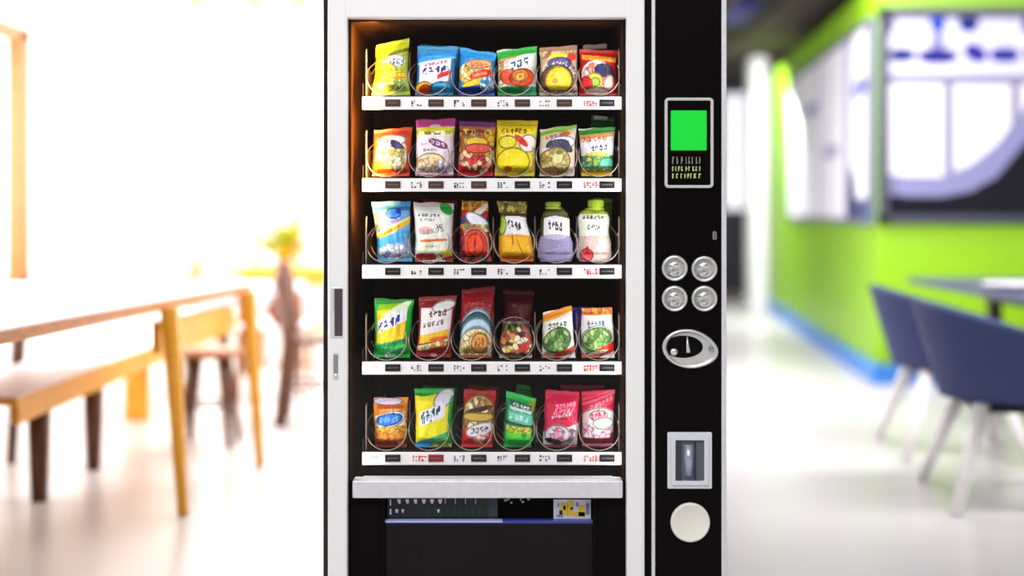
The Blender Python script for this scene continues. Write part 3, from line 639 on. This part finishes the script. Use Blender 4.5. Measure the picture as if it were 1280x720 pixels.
pk(4, 'narrow lime green packet with silver-green lettering, fourth on the bottom shelf', q(633, 490, 670, 500, 664, 561, 629, 561), '1c9448',
   [B(.9, 1, '30c050', .0), E(.9, .84, .14, .1, '90a028'), B(.7, .86, '305c44', -.05, 0, .15, .9), T(.55, .8, .6, .06, 'd8e8e0', 5, 5, -.05), B(.7, .76, 'c8dcd8', -.05, 0, .15, .9), B(.48, .68, '60c0a8', -.05, 0, .1, .95), T(.5, .58, .7, .1, 'b8e8dc', 4, 3, -.05), B(.43, .48, '184c38', -.06, .0), B(.06, .42, '60d828', -.02, -.02, .08, .96), SP(B(.3, .42, W, 0, 0, .08, .9), ['c8d840', 'a8d030', 'e8c858'], 7), B(.05, .22, '18d040', 0, 0, .1, .95), E(.7, .26, .1, .05, '209828'), B(0, .05, '28a048')], waist=-.02)
pk(4, 'crimson packet with pink script and a white lower half, fifth on the bottom shelf', q(682, 489, 725, 491, 721, 561, 679, 561), 'd41848',
   [B(.92, 1, 'c81440'), T(.62, .76, .6, .08, 'f890b0', 6, 4, .12), T(.58, .66, .64, .08, 'f8a8c0', 5, 8, .12), T(.6, .56, .7, .08, '981030', 6, 3, .12), T(.5, .58, .6, .05, 'f8b0c8', 6, 6, .12), B(0, .36, 'ece4f0', .16), B(.34, .42, 'd82040', .2, 0, .1, .8), E(.4, .24, .34, .16, 'd8d0dc'), SP(E(.4, .26, .24, .12, W), ['e898b0', 'c8b8c8', 'f0e8f0', 'd86080'], 8), E(.3, .12, .26, .06, '2c282c', -8), SP(B(.06, .36, W, 0, 0, .72, 1), ['f8f4f8', '706870', 'c0b0b8'], 8), B(0, .05, '803848')], waist=.0)
pk(4, 'crimson packet with a white frothy panel and maroon base, last on the bottom shelf', q(727, 491, 770, 488, 767, 561, 728, 561), 'c41438',
   [B(.84, .88, 'e86880', .16), B(.9, .94, 'e04060', .14), B(.7, .78, 'd83858', .2), T(.6, .8, .7, .06, 'f090a8', 6, 4, .2), E(.5, .46, .6, .24, 'ecdcdc'), SP(B(.28, .46, W), ['f0e0e4', 'f8f4f0', 'e8b8c4', 'd88898'], 7), E(.5, .58, .26, .08, 'e0b0b8'), T(.5, .58, .5, .12, 'c02038', 4, 6), E(.65, .44, .3, .08, 'e4e8d8'), B(0, .22, '701020'), SP(B(.2, .3, W), ['f0d8e0', '881828', 'e0a0b0'], 6), B(.03, .07, 'b87080')], waist=.03)
# packets standing in the next turn of the coil
def back(r, label, corners, base, ops=(), **kw):
    pk(r, label, corners, base, list(ops), y0=.165, res=(22, 28), T_=.02, **kw)
back(0, 'teal blue packet just behind the blue and white one on the top shelf', q(524, 54, 575, 57, 572, 112, 530, 112), '3c8cb0')
back(0, 'brown-red packet with a pale top edge behind the red packet on the top shelf', q(730, 55, 759, 53, 764, 112, 727, 112), '7c2018', [B(.9, 1, 'e0d0c0')])
back(1, 'violet packet behind the pink packet on the second shelf', q(526, 151, 573, 149, 573, 214, 530, 214), '8c3888')
back(1, 'dark purple packet behind the gold snack mix on the second shelf', q(576, 147, 621, 149, 620, 214, 584, 214), '5c1c68')
back(1, 'dark green packet with white top script behind the last packet of the second shelf', q(740, 143, 769, 146, 768, 214, 734, 214), '1c6c20', [B(.93, 1, 'c0d8b8', 0, 0, .1, .7)])
back(2, 'red packet behind the white one with berries on the third shelf', q(528, 249, 571, 251, 569, 318, 532, 318), 'a02420')
back(2, 'olive drink pouch behind the beige pouch on the third shelf', q(743, 247, 766, 248, 765, 318, 741, 318), '6c7c18', name='drink_pouch', cat='drink pouch')
back(3, 'dark maroon packet behind the clear nut packet on the fourth shelf', q(628, 362, 668, 364, 665, 442, 630, 442), '5c0c10')
back(3, 'blue-violet packet between the two pasta packets, set back on the fourth shelf', q(714, 385, 745, 384, 744, 442, 714, 442), '3c2c90')
back(4, 'dark green bag behind the yellow and green one on the bottom shelf', q(528, 483, 572, 487, 570, 550, 532, 550), '186828')
back(4, 'dark red packet behind the cookie packet on the bottom shelf', q(584, 482, 624, 485, 621, 550, 586, 550), '8c1018')
back(4, 'green packet with a gathered knot top behind the lime packet on the bottom shelf', q(646, 482, 663, 484, 672, 550, 634, 550), '2cb048')
back(4, 'wine red packet between the two crimson ones, set back on the bottom shelf', q(700, 482, 757, 483, 757, 550, 706, 550), '9c1430')

# ================================================================ THE ROOM
def G(d): return d-D0       # distance from the camera -> world y
bm = nb(); bx(bm, -9, 9, -8, 24, -.1, 0); struct('floor', bm, 'floor')
# left: window wall beyond the tables, white side wall with a wood-framed window
WX = -2.78
bm = nb()
yw0, yw1, zw0, zw1 = G(5.0), G(8.36), .72, 2.16
bx(bm, WX-.15, WX, -1.5, yw0, 0, 3.1); bx(bm, WX-.15, WX, yw1, G(12.5), 0, 3.1); bx(bm, WX-.15, WX, yw0, yw1, 0, zw0); bx(bm, WX-.15, WX, yw0, yw1, zw1, 3.1)
struct('wall_left', bm, 'wall')
bm = nb()
for a in ((yw0, yw0+.09, zw0, zw1), (yw1-.14, yw1, zw0, zw1), (yw0, yw1, zw0, zw0+.06), (yw0, yw1, zw1-.07, zw1), ((yw0+yw1)/2-.03, (yw0+yw1)/2+.03, zw0, zw1)):
    bx(bm, WX-.04, WX+.05, *a, .005)
w1 = struct('window_1', bm, wood('russet_window_wood', '9c5210', 'b06418'))
bm = nb(); bx(bm, WX-.06, WX-.054, yw0+.05, yw1-.05, zw0+.04, zw1-.04); obj('glass_pane', bm, 'pane', w1)
YF = G(12.5)
bm = nb(); bx(bm, -9, -.2, YF, YF+.12, 0, .12); bx(bm, -9, -.2, YF, YF+.12, 2.95, 3.1); struct('wall_far_left', bm, 'wall')
bm = nb()
for xx in (-2.7, X(317, YF), X(372, YF), -.9, -.24): bx(bm, xx-.025, xx+.025, YF+.02, YF+.08, .12, 2.95, .004)
for zz in (.14, .65, 2.93): bx(bm, -2.75, -.2, YF+.02, YF+.08, zz-.02, zz+.02)
w2 = struct('window_2', bm, 'honey')
bm = nb(); bx(bm, -2.75, -.2, YF+.045, YF+.051, .12, 2.95); obj('glass_pane', bm, 'pane', w2)
bm = nb(); bx(bm, WX-.15, -.1, -1.5, YF+.12, 3.1, 3.2); struct('ceiling', bm, 'wall')
# partition behind the machine between the two halves
bm = nb(); bx(bm, -.2, -.08, G(4.6), G(20), 0, 3.1); struct('wall_middle', bm, 'wall')
# right: green room block, far window, dark ceiling
ZG = 2.66; YC = G(9.67); YE_ = G(16.7); XC, XE = X(1096, YC), X(962, YE_)
bm = nb()
v = [(XC, YC), (9, YC), (9, YE_), (XE, YE_)]
loft(bm, [[Vector((a, b, 0)) for a, b in v], [Vector((a, b, ZG)) for a, b in v]], smooth=False)
struct('wall_green', bm, 'green')
bm = nb()
dv = Vector((XE-XC, YE_-YC, 0)).normalized(); nn = Vector((-dv.y, dv.x, 0))
def along(s, z, o=0): return Vector((XC, YC, 0))+dv*s+nn*o+Vector((0, 0, z))
LS = (Vector((XE, YE_, 0))-Vector((XC, YC, 0))).length
loft(bm, [[along(-.02, 0, -.01), along(LS, 0, -.01), along(LS, 0, .03), along(-.02, 0, .03)], [along(-.02, .13, -.01), along(LS, .13, -.01), along(LS, .13, .03), along(-.02, .13, .03)]], smooth=False)
bx(bm, XC-.02, 9, YC-.03, YC+.01, 0, .13)
struct('baseboard_right', bm, 'bboard')
bm = nb(); bx(bm, -.08, 9, G(4.6), G(21), 2.93, 3.05); struct('ceiling_right', bm, 'dark')
bm = nb(); bx(bm, -.08, 9, G(20), G(20.2), 0, 2.95); struct('wall_far_right', bm, 'darkw')
bm = nb(); bx(bm, X(905, G(19.9)), X(937, G(19.9)), G(19.85), G(19.98), Z(262, G(19.9)), Z(118, G(19.9)), .01)
w3 = struct('window_3', bm, mat('daylit_blind', 'f4f2fa', .6, emit='f0ecfa', estr=.9))
bm = nb(); a, b = P(937, 96, G(17)), P(957, 392, G(17)); bx(bm, a.x, b.x, G(16.85), G(17.3), 0, 2.93, .01); struct('trim_1', bm, 'whitep')
# ceiling panels above the passage
bm = nb(); bx(bm, 2.3, 4.5, G(10.5), G(19), 2.885, 2.93, .01); bx(bm, 1.7, 1.8, G(9), G(19), 2.8, 2.93); struct('trim_2', bm, 'brownc')
bm = nb(); bx(bm, 1.55, 2.1, G(12.4), G(13.4), 2.82, 2.93, .02); tag(obj('ceiling_banner', bm, 'purple'), 'purple-blue panel hanging under the dark ceiling beside the machine', 'ceiling panel')
# windows on the green walls, their reflections and view painted as flat colour
gw = thing('painted_window_front', 'large dark-framed window, its white panes and blue lettering painted on flat, on the front of the green wall', 'painted window', (0, 0, 0))
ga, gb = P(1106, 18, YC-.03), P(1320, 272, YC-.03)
painted_panel('painted_pane', 'panepaint', lambda u, v: Vector((ga.x+(gb.x-ga.x)*u, YC-.03, gb.z+(ga.z-gb.z)*v)), 150, 150, '14141f',
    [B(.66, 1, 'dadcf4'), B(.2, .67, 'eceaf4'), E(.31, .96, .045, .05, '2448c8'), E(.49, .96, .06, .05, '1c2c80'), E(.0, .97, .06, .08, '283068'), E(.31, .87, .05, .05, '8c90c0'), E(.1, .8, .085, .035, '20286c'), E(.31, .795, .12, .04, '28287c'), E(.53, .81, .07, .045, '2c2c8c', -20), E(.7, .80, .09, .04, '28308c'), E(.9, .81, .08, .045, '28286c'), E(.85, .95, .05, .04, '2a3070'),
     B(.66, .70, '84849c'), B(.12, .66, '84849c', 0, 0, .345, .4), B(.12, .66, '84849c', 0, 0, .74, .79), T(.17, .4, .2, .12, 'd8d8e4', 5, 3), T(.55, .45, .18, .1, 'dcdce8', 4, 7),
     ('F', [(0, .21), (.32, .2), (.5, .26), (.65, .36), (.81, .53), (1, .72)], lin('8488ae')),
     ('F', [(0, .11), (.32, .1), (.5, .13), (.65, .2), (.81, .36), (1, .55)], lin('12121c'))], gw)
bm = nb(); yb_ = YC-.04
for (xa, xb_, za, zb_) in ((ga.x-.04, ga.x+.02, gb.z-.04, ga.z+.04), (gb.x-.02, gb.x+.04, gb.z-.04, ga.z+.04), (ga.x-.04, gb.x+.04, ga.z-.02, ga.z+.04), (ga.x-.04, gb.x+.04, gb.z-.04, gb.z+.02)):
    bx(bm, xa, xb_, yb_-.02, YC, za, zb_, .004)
obj('window_frame', bm, mat('dark_grey_frame', '3a3f4c', .4), gw)
gs = thing('painted_window_side', 'white and lilac striped window, its reflections painted on flat, along the side of the green wall, seen at a slant', 'painted window', (0, 0, 0))
s0, s1 = .1, 4.9
painted_panel('painted_pane', 'panepaint', lambda u, v: along(s1+(s0-s1)*u, 1.08+1.3*v, .02), 140, 60, 'f0eef8',
    [B(-1, 2, 'e0dcec', 0, 0, .2, .26), B(-1, 2, 'c8c4dc', 0, 0, .42, .47), B(-1, 2, 'e4e0f0', 0, 0, .55, .6), B(-1, 2, '9c9cb4', 0, 0, .76, .82), E(.35, .72, .12, .04, '9c98c8'), E(.6, .4, .1, .04, 'a8a4cc'), E(.9, .7, .06, .06, '7078b0'), B(-1, 2, '5c6480', 0, 0, .96, 1), ('B', -1, .1, lin('4c5478'), -.0, 0, .8, 2), ('B', -3, .0, lin('3c4468'), -2.2, 0, .8, 2), E(.82, .06, .05, .22, '343c60')], gs)
bm = nb()
for (sa, sb_, za, zb_) in ((s0-.06, s0, 1.04, 2.42), (s1, s1+.06, 1.04, 2.42), (s0, s1, 1.04, 1.08), (s0, s1, 2.38, 2.42)):
    loft(bm, [[along(sa, za, 0), along(sb_, za, 0), along(sb_, za, .03), along(sa, za, .03)], [along(sa, zb_, 0), along(sb_, zb_, 0), along(sb_, zb_, .03), along(sa, zb_, .03)]], smooth=False)
obj('window_frame', bm, mat('grey_frame', '6a7080', .4), gs)

# ---------------------------------------------------------------- navy tub chairs and dark table
def tub_chair(label, loc, rz):
    t = thing('tub_chair', label, 'chair', loc, rz, 'navy tub chairs')
    # opening faces +x; shell = U around the seat
    n = 36; bm = nb(); rings = []
    for s in range(9):
        h = s/8; row_o = []; row_i = []
        for i in range(n+1):
            a = radians(62)+radians(236)*i/n
            b = abs((i/n)*2-1)                           # 0 at the back, 1 at the arm fronts
            top = .79-.15*b**1.5
            z = .41+(top-.41)*h
            rx = .27+.075*h; ry = .29+.075*h
            x, y = cos(a)*rx-.0, sin(a)*ry
            row_o.append(Vector((x-(.04*h*(1-b)), y, z)))
            x, y = cos(a)*(rx-.045), sin(a)*(ry-.045)
            row_i.append(Vector((x-(.04*h*(1-b)), y, z)))
        rings.append(row_o+row_i[::-1])
    loft(bm, rings, 0, True)
    obj('shell', bm, 'navy', t)
    bm = nb(); rr = []
    for s, z in ((.7, .385), (.95, .4), (1, .43), (1, .46), (.93, .485), (.6, .495)):
        rr.append([Vector((cos(2*pi*i/28)*.25*s+.02, sin(2*pi*i/28)*.265*s, z)) for i in range(28)])
    loft(bm, rr); obj('seat_cushion', bm, 'navyd', t)
    bm = nb(); bx(bm, -.17, .18, -.21, .21, .365, .39, .01); obj('under_frame', bm, 'blk', t)
    for sx in (-1, 1):
        for sy in (-1, 1):
            bm = nb(); tube(bm, [(sx*.15, sy*.19, .40), (sx*.28, sy*.36, 0)], .033, 14, 0, .022); obj('leg', bm, 'pale', t)
    return t
tub_chair('navy tub chair with white wooden legs, nearest, its rounded back towards the passage', (X(1262, G(5.85)), G(5.85), 0), radians(-5))
tub_chair('navy tub chair with white wooden legs, further back against the green wall', (X(1175, G(7.0))+.05, G(7.0), 0), radians(-4))
dt = thing('dining_table', 'dark slate-topped dining table in front of the green wall', 'table', (0, 0, 0))
bm = nb(); bx(bm, X(1140, G(8.6)), 4.6, G(6.5), G(8.7), .71, .745, .012); obj('tabletop', bm, 'slate', dt)
for a, b in ((2.75, G(6.8)), (2.75, G(8.4)), (4.4, G(6.8)), (4.4, G(8.4))):
    bm = nb(); bx(bm, a-.035, a+.035, b-.035, b+.035, 0, .71, .005); obj('leg', bm, 'blk', dt)
bm = nb(); bx(bm, 2.7, 4.45, G(6.75), G(8.45), .63, .71); obj('apron', bm, 'blk', dt)
bm = nb(); c = (X(1278, G(7.4)), G(7.4), .745); lathe(bm, c, [(.09, 0), (.16, .012), (.2, .03), (.195, .034), (.12, .018), (.001, .014)], 36, 'z'); tag(obj('plate', bm, 'whitep'), 'white plate on the dark slate table', 'plate')

# ---------------------------------------------------------------- the wooden furniture on the left
lt = thing('long_table', 'long honey wood table with splayed legs under the bright window', 'table')
bm = nb()
A, Bq = Vector((-1.44, G(3.9), 0)), Vector((-1.185, G(6.72), 0))
wv = Vector((-1.15, .08, 0))
def slab(bm, p, r, w, z0, z1, mi=0):
    q4 = [p, r, r+w, p+w]
    loft(bm, [[Vector((a.x, a.y, z0)) for a in q4], [Vector((a.x, a.y, z1)) for a in q4]], mi, smooth=False)
slab(bm, A, Bq, wv, .772, .806); tt = obj('edge_board', bm, 'orange', lt)
bm = nb(); slab(bm, A+wv*.01, Bq+wv*.01, wv*.98, .8055, .812); obj('tabletop', bm, 'whitep', lt)  # white layer paints the blown-out glare on the wooden top
bm = nb(); i_ = wv*.04
ab = (Bq-A)
slab(bm, A+ab*.60+i_, A+ab*.95+i_, wv*.03, .60, .72); obj('side_rail', bm, 'honey', lt)
for (f0, x0_, y0_) in ((0, X(229, G(5.52)), G(5.52)), (0, X(325, G(6.58)), G(6.58)), (1, -2.36, G(5.0)), (1, -2.26, G(6.65)), (0, -1.46, G(4.15)), (1, -2.45, G(4.15))):
    bm = nb(); s_ = -1 if f0 == 0 else 1
    tube(bm, [(x0_+s_*.05, y0_-.0, .78), (x0_+s_*.025, y0_, .4), (x0_, y0_, 0)], .042, 4, 0, .024); obj('leg', bm, 'honey' if f0 == 0 else 'brown', lt)
bn = thing('bench', 'long yellow wooden bench with dark brown legs beside the long table', 'bench')
bm = nb(); bx(bm, -2.16, -1.78, G(5.3), G(9.9), .44, .468, .004); obj('seat_frame', bm, 'honey', bn)
bm = nb(); bx(bm, -2.155, -1.785, G(5.305), G(9.895), .468, .475, .002); obj('seat', bm, 'whitep', bn)  # overexposed look of the bench top, painted as a white layer
bm = nb(); bx(bm, -1.82, -1.79, G(5.35), G(9.8), .365, .44, .004); bx(bm, -2.14, -2.11, G(5.35), G(9.8), .365, .44, .004); obj('apron', bm, 'honey', bn)
for x_, d_ in ((-1.86, 5.8), (-1.845, 6.5), (-2.08, 5.8), (-2.08, 6.5), (-1.86, 9.5), (-2.08, 9.5)):
    bm = nb(); tube(bm, [(x_, G(d_), .44), (x_, G(d_), 0)], .055, 4, 0, .036); obj('leg', bm, 'brown', bn)
bm = nb(); bx(bm, -2.1, -1.97, G(7.98), G(8.02), 0, .44, .004); obj('end_panel', bm, 'honey', bn)
# stool under the end of the table
st = thing('stool', 'brown wooden stool standing between the long table legs', 'stool', (X(262, G(7.2)), G(7.2), 0))
bm = nb(); lathe(bm, (0, 0, .43), [(.15, 0), (.165, .012), (.165, .03), (.15, .04), (.001, .036)], 28, 'z'); obj('seat', bm, 'midb', st)
for k in range(4):
    a = pi/4+k*pi/2; bm = nb(); tube(bm, [(cos(a)*.1, sin(a)*.1, .43), (cos(a)*.17, sin(a)*.17, 0)], .024, 10, 0, .017); obj('leg', bm, 'brown', st)
bm = nb(); tube(bm, [(cos(t*pi/8)*.14, sin(t*pi/8)*.14, .2) for t in range(17)], .009, 8); obj('foot_ring', bm, 'brown', st)
# far table with a potted plant
ft = thing('far_table', 'small honey wood table holding a potted plant by the far window', 'table', (0, 0, 0))
xa, xb_ = X(302, G(10.4)), -.75
bm = nb(); bx(bm, xa, xb_, G(10.1), G(10.9), .70, .75, .006); obj('tabletop', bm, 'honey', ft)
bm = nb(); bx(bm, xa+.04, xb_-.04, G(10.14), G(10.86), .62, .70); obj('apron', bm, 'honey', ft)
for a in (xa+.07, xb_-.07):
    for b in (G(10.18), G(10.82)):
        bm = nb(); tube(bm, [(a, b, .66), (a, b, 0)], .04, 4, 0, .03); obj('leg', bm, 'midb', ft)
pp = thing('potted_plant', 'small yellow-green leafy plant in a pot on the far table', 'plant', (X(356, G(10.5)), G(10.5), .75))
bm = nb(); lathe(bm, (0, 0, 0), [(.05, 0), (.07, .1), (.075, .1), (.075, .115), (.065, .115), (.06, .1), (.001, .098)], 24, 'z'); obj('pot', bm, 'honey', pp)
bm = nb(); rnd = random.Random(8)
for k in range(90):
    a, e, L = rnd.uniform(0, 2*pi), rnd.uniform(-.2, 1.4), rnd.uniform(.1, .2)
    d = Vector((cos(a)*cos(e), sin(a)*cos(e), sin(e))); s = d.cross(Vector((0, 0, 1))).normalized()*.02; o = Vector((0, 0, .11))+d*rnd.uniform(.0, .09)
    p1, p2 = o+d*L*.5+Vector((0, 0, .012)), o+d*L-Vector((0, 0, .012))
    vs = [bm.verts.new(x) for x in (o, p1-s, p2, p1+s)]; bm.faces.new(vs)
    vs2 = [bm.verts.new(x+Vector((0, 0, .002))) for x in (o, p1-s, p2, p1+s)]; bm.faces.new(vs2[::-1])
obj('foliage', bm, 'leaf', pp)
bm = nb()
for k in range(7): a = k*.9; tube(bm, [(0, 0, .09), (cos(a)*.03, sin(a)*.03, .16), (cos(a)*.06, sin(a)*.06, .24)], .004, 6)
obj('stems', bm, 'leaf', pp)
# chairs at the back
def wood_chair(label, loc, rz, ms, ml, name='dining_chair', top=.86, th=1.):
    t = thing(name, label, 'chair', loc, rz)
    bm = nb(); bx(bm, -.21, .21, -.2, .2, .43, .465, .012); obj('seat', bm, ms, t)
    bm = nb()
    rings = []
    for i in range(9):
        u = -1+2*i/8; y = .2-.05*(u*u)
        rings.append([Vector((u*.2, y-.012, .5)), Vector((u*.2, y+.012, .5)), Vector((u*.215, y+.062, top)), Vector((u*.215, y+.038, top))])
    loft(bm, rings); obj('backrest', bm, ms, t)
    for sx in (-1, 1):
        bm = nb(); tube(bm, [(sx*.17, -.16, .44), (sx*.19, -.19, 0)], .023*th, 10, 0, .015*th); obj('leg', bm, ml, t)
        bm = nb(); tube(bm, [(sx*.18, .21, top-.06), (sx*.18, .17, .44), (sx*.19, .22, 0)], .021*th, 10, 0, .016*th); obj('leg', bm, ml, t)
    bm = nb()
    tube(bm, [(-.182, 0, .2), (.182, 0, .2)], .01, 8)
    obj('stretcher', bm, ml, t)
    for sx in (-1, 1):
        bm = nb(); tube(bm, [(sx*.182, -.175, .2), (sx*.185, .195, .2)], .01, 8); obj('stretcher', bm, ml, t)
    return t
wood_chair('white-backed chair with brown legs and a russet bag, in front of the far table', (X(345, G(9.0)), G(9.0), 0), radians(178), 'whitep', 'midb', top=.72)
bm = nb()
c = Vector((X(347, G(8.68)), G(8.68), .56))
rings = []
for k, (w, h) in enumerate(((.2, .045), (.6, .05), (1, .055), (.95, .05), (.6, .035), (.2, .02))):
    z = -.1+.04*k; rings.append([c+Vector((cos(2*pi*i/16)*.065*w+.02*z*10*.3, sin(2*pi*i/16)*h*.7, z)) for i in range(16)])
loft(bm, rings); tube(bm, [c+Vector((-.04, 0, .06)), c+Vector((-.02, .03, .16)), c+Vector((.0, .07, .225)), c+Vector((.03, .03, .16)), c+Vector((.05, 0, .06))], .006, 6)
tag(obj('bag', bm, 'redb'), 'small russet bag hanging over the white chair back', 'bag')
wood_chair('dark brown wooden chair partly hidden by the left edge of the vending machine', (X(404, G(8.0)), G(8.0), 0), radians(95), 'brown', 'brown', th=2.2)

# ---------------------------------------------------------------- light
def area(name, loc, size, power, col, to, size_y=None, spread=None):
    l = bpy.data.lights.new(name, 'AREA'); l.energy = power; l.color = col; l.size = size
    if size_y: l.shape = 'RECTANGLE'; l.size_y = size_y
    if spread: l.spread = radians(spread)
    o = bpy.data.objects.new(name, l); COL.objects.link(o); o.location = loc
    o.rotation_euler = (Vector(to)-Vector(loc)).to_track_quat('-Z', 'Y').to_euler(); return o
LP = dict(front=238, left=180, far=115, right=520, warm=4.5, top=.45)
area('front_fill', (-.6, -4.6, 4.6), 4.5, LP['front'], (1, .985, 1), (0, 0, .9), 2.5)  # added fill behind the camera, lights the machine face
area('left_window_light', (WX-.5, G(6.8), 1.45), 3.0, LP['left'], (.93, .965, 1), (0, G(7.0), .5), 1.4)
area('far_window_light', (-1.6, YF+.6, 2.0), 3, LP['far'], (1, .93, .78), (-1.4, G(6), .2), 2.4)
area('passage_fill', (1.6, G(9), 2.85), 2.2, LP['right'], (1, .93, 1), (1.9, G(9.0), 0), 7)  # added, no fitting here; brightens the passage floor and walls
area('right_front_fill', (3.1, G(5.4), 2.88), 2.6, 290, (1, .95, 1), (2.9, G(9.4), .9), 1)  # added fill aimed at the front of the green wall
area('far_passage_fill', (2.3, G(15.5), 2.8), 1.2, 300, (1, .99, 1), (2.0, G(16.5), .6), 4)  # added fill that whitens the column and the far end
# lamp strips inside the machine, and an added warm fill
area('bay_warm_fill', (X(468), .018, Z(150)), .012, LP['warm'], (1, .50, .10), (X(434), .16, Z(150)), .46, 120)  # added, unseen from the front; puts an orange glow on the left liner
area('bay_top_strip', (X(610), .022, Z(27)), .58, LP['top'], (1, .97, .93), (X(610), .12, Z(400)), .02, 170)
area('bay_left_strip', (X(438), .02, Z(330)), .02, 1.0, (1, .96, .92), (X(600), .1, Z(330)), 1.0, 170)
area('bay_right_strip', (X(778), .02, Z(330)), .02, 1.0, (1, .98, 1), (X(600), .1, Z(330)), 1.0, 170)
w = bpy.data.worlds.new('daylight'); bpy.context.scene.world = w; w.use_nodes = True; nt = w.node_tree
bg = nt.nodes['Background']; tc = nt.nodes.new('ShaderNodeTexCoord'); sp = nt.nodes.new('ShaderNodeSeparateXYZ'); mr = nt.nodes.new('ShaderNodeMapRange')
mr.inputs['From Min'].default_value = -.2; mr.inputs['From Max'].default_value = .6; mr.inputs['To Min'].default_value = .25; mr.inputs['To Max'].default_value = 2.2
nt.links.new(tc.outputs['Generated'], sp.inputs[0]); nt.links.new(sp.outputs['Y'], mr.inputs['Value']); nt.links.new(mr.outputs[0], bg.inputs['Strength'])
bg.inputs['Color'].default_value = (1, .985, .96, 1)

# ---------------------------------------------------------------- camera
cam = bpy.data.cameras.new('camera'); co = bpy.data.objects.new('camera', cam); COL.objects.link(co)
co.location = (0, -D0, CAMZ); co.rotation_euler = (pi/2, 0, 0)
cam.sensor_width = 36; cam.lens = 36*(D0/S0)/1280
cam.shift_y = -(360-HY)/1280
cam.clip_end = 100; cam.clip_start = .05
cam.dof.use_dof = True; cam.dof.focus_distance = D0+.04; cam.dof.aperture_fstop = cam.lens/1000/.055; cam.dof.aperture_blades = 0
sc = bpy.context.scene; sc.camera = co
sc.view_settings.view_transform = 'Standard'; sc.view_settings.look = 'None'; sc.view_settings.gamma = 1; sc.view_settings.use_curve_mapping = False
sc.view_settings.exposure = 0.
sc.cycles.max_bounces = 8; sc.cycles.transparent_max_bounces = 12
try: sc.cycles.use_denoising = True
except Exception: pass
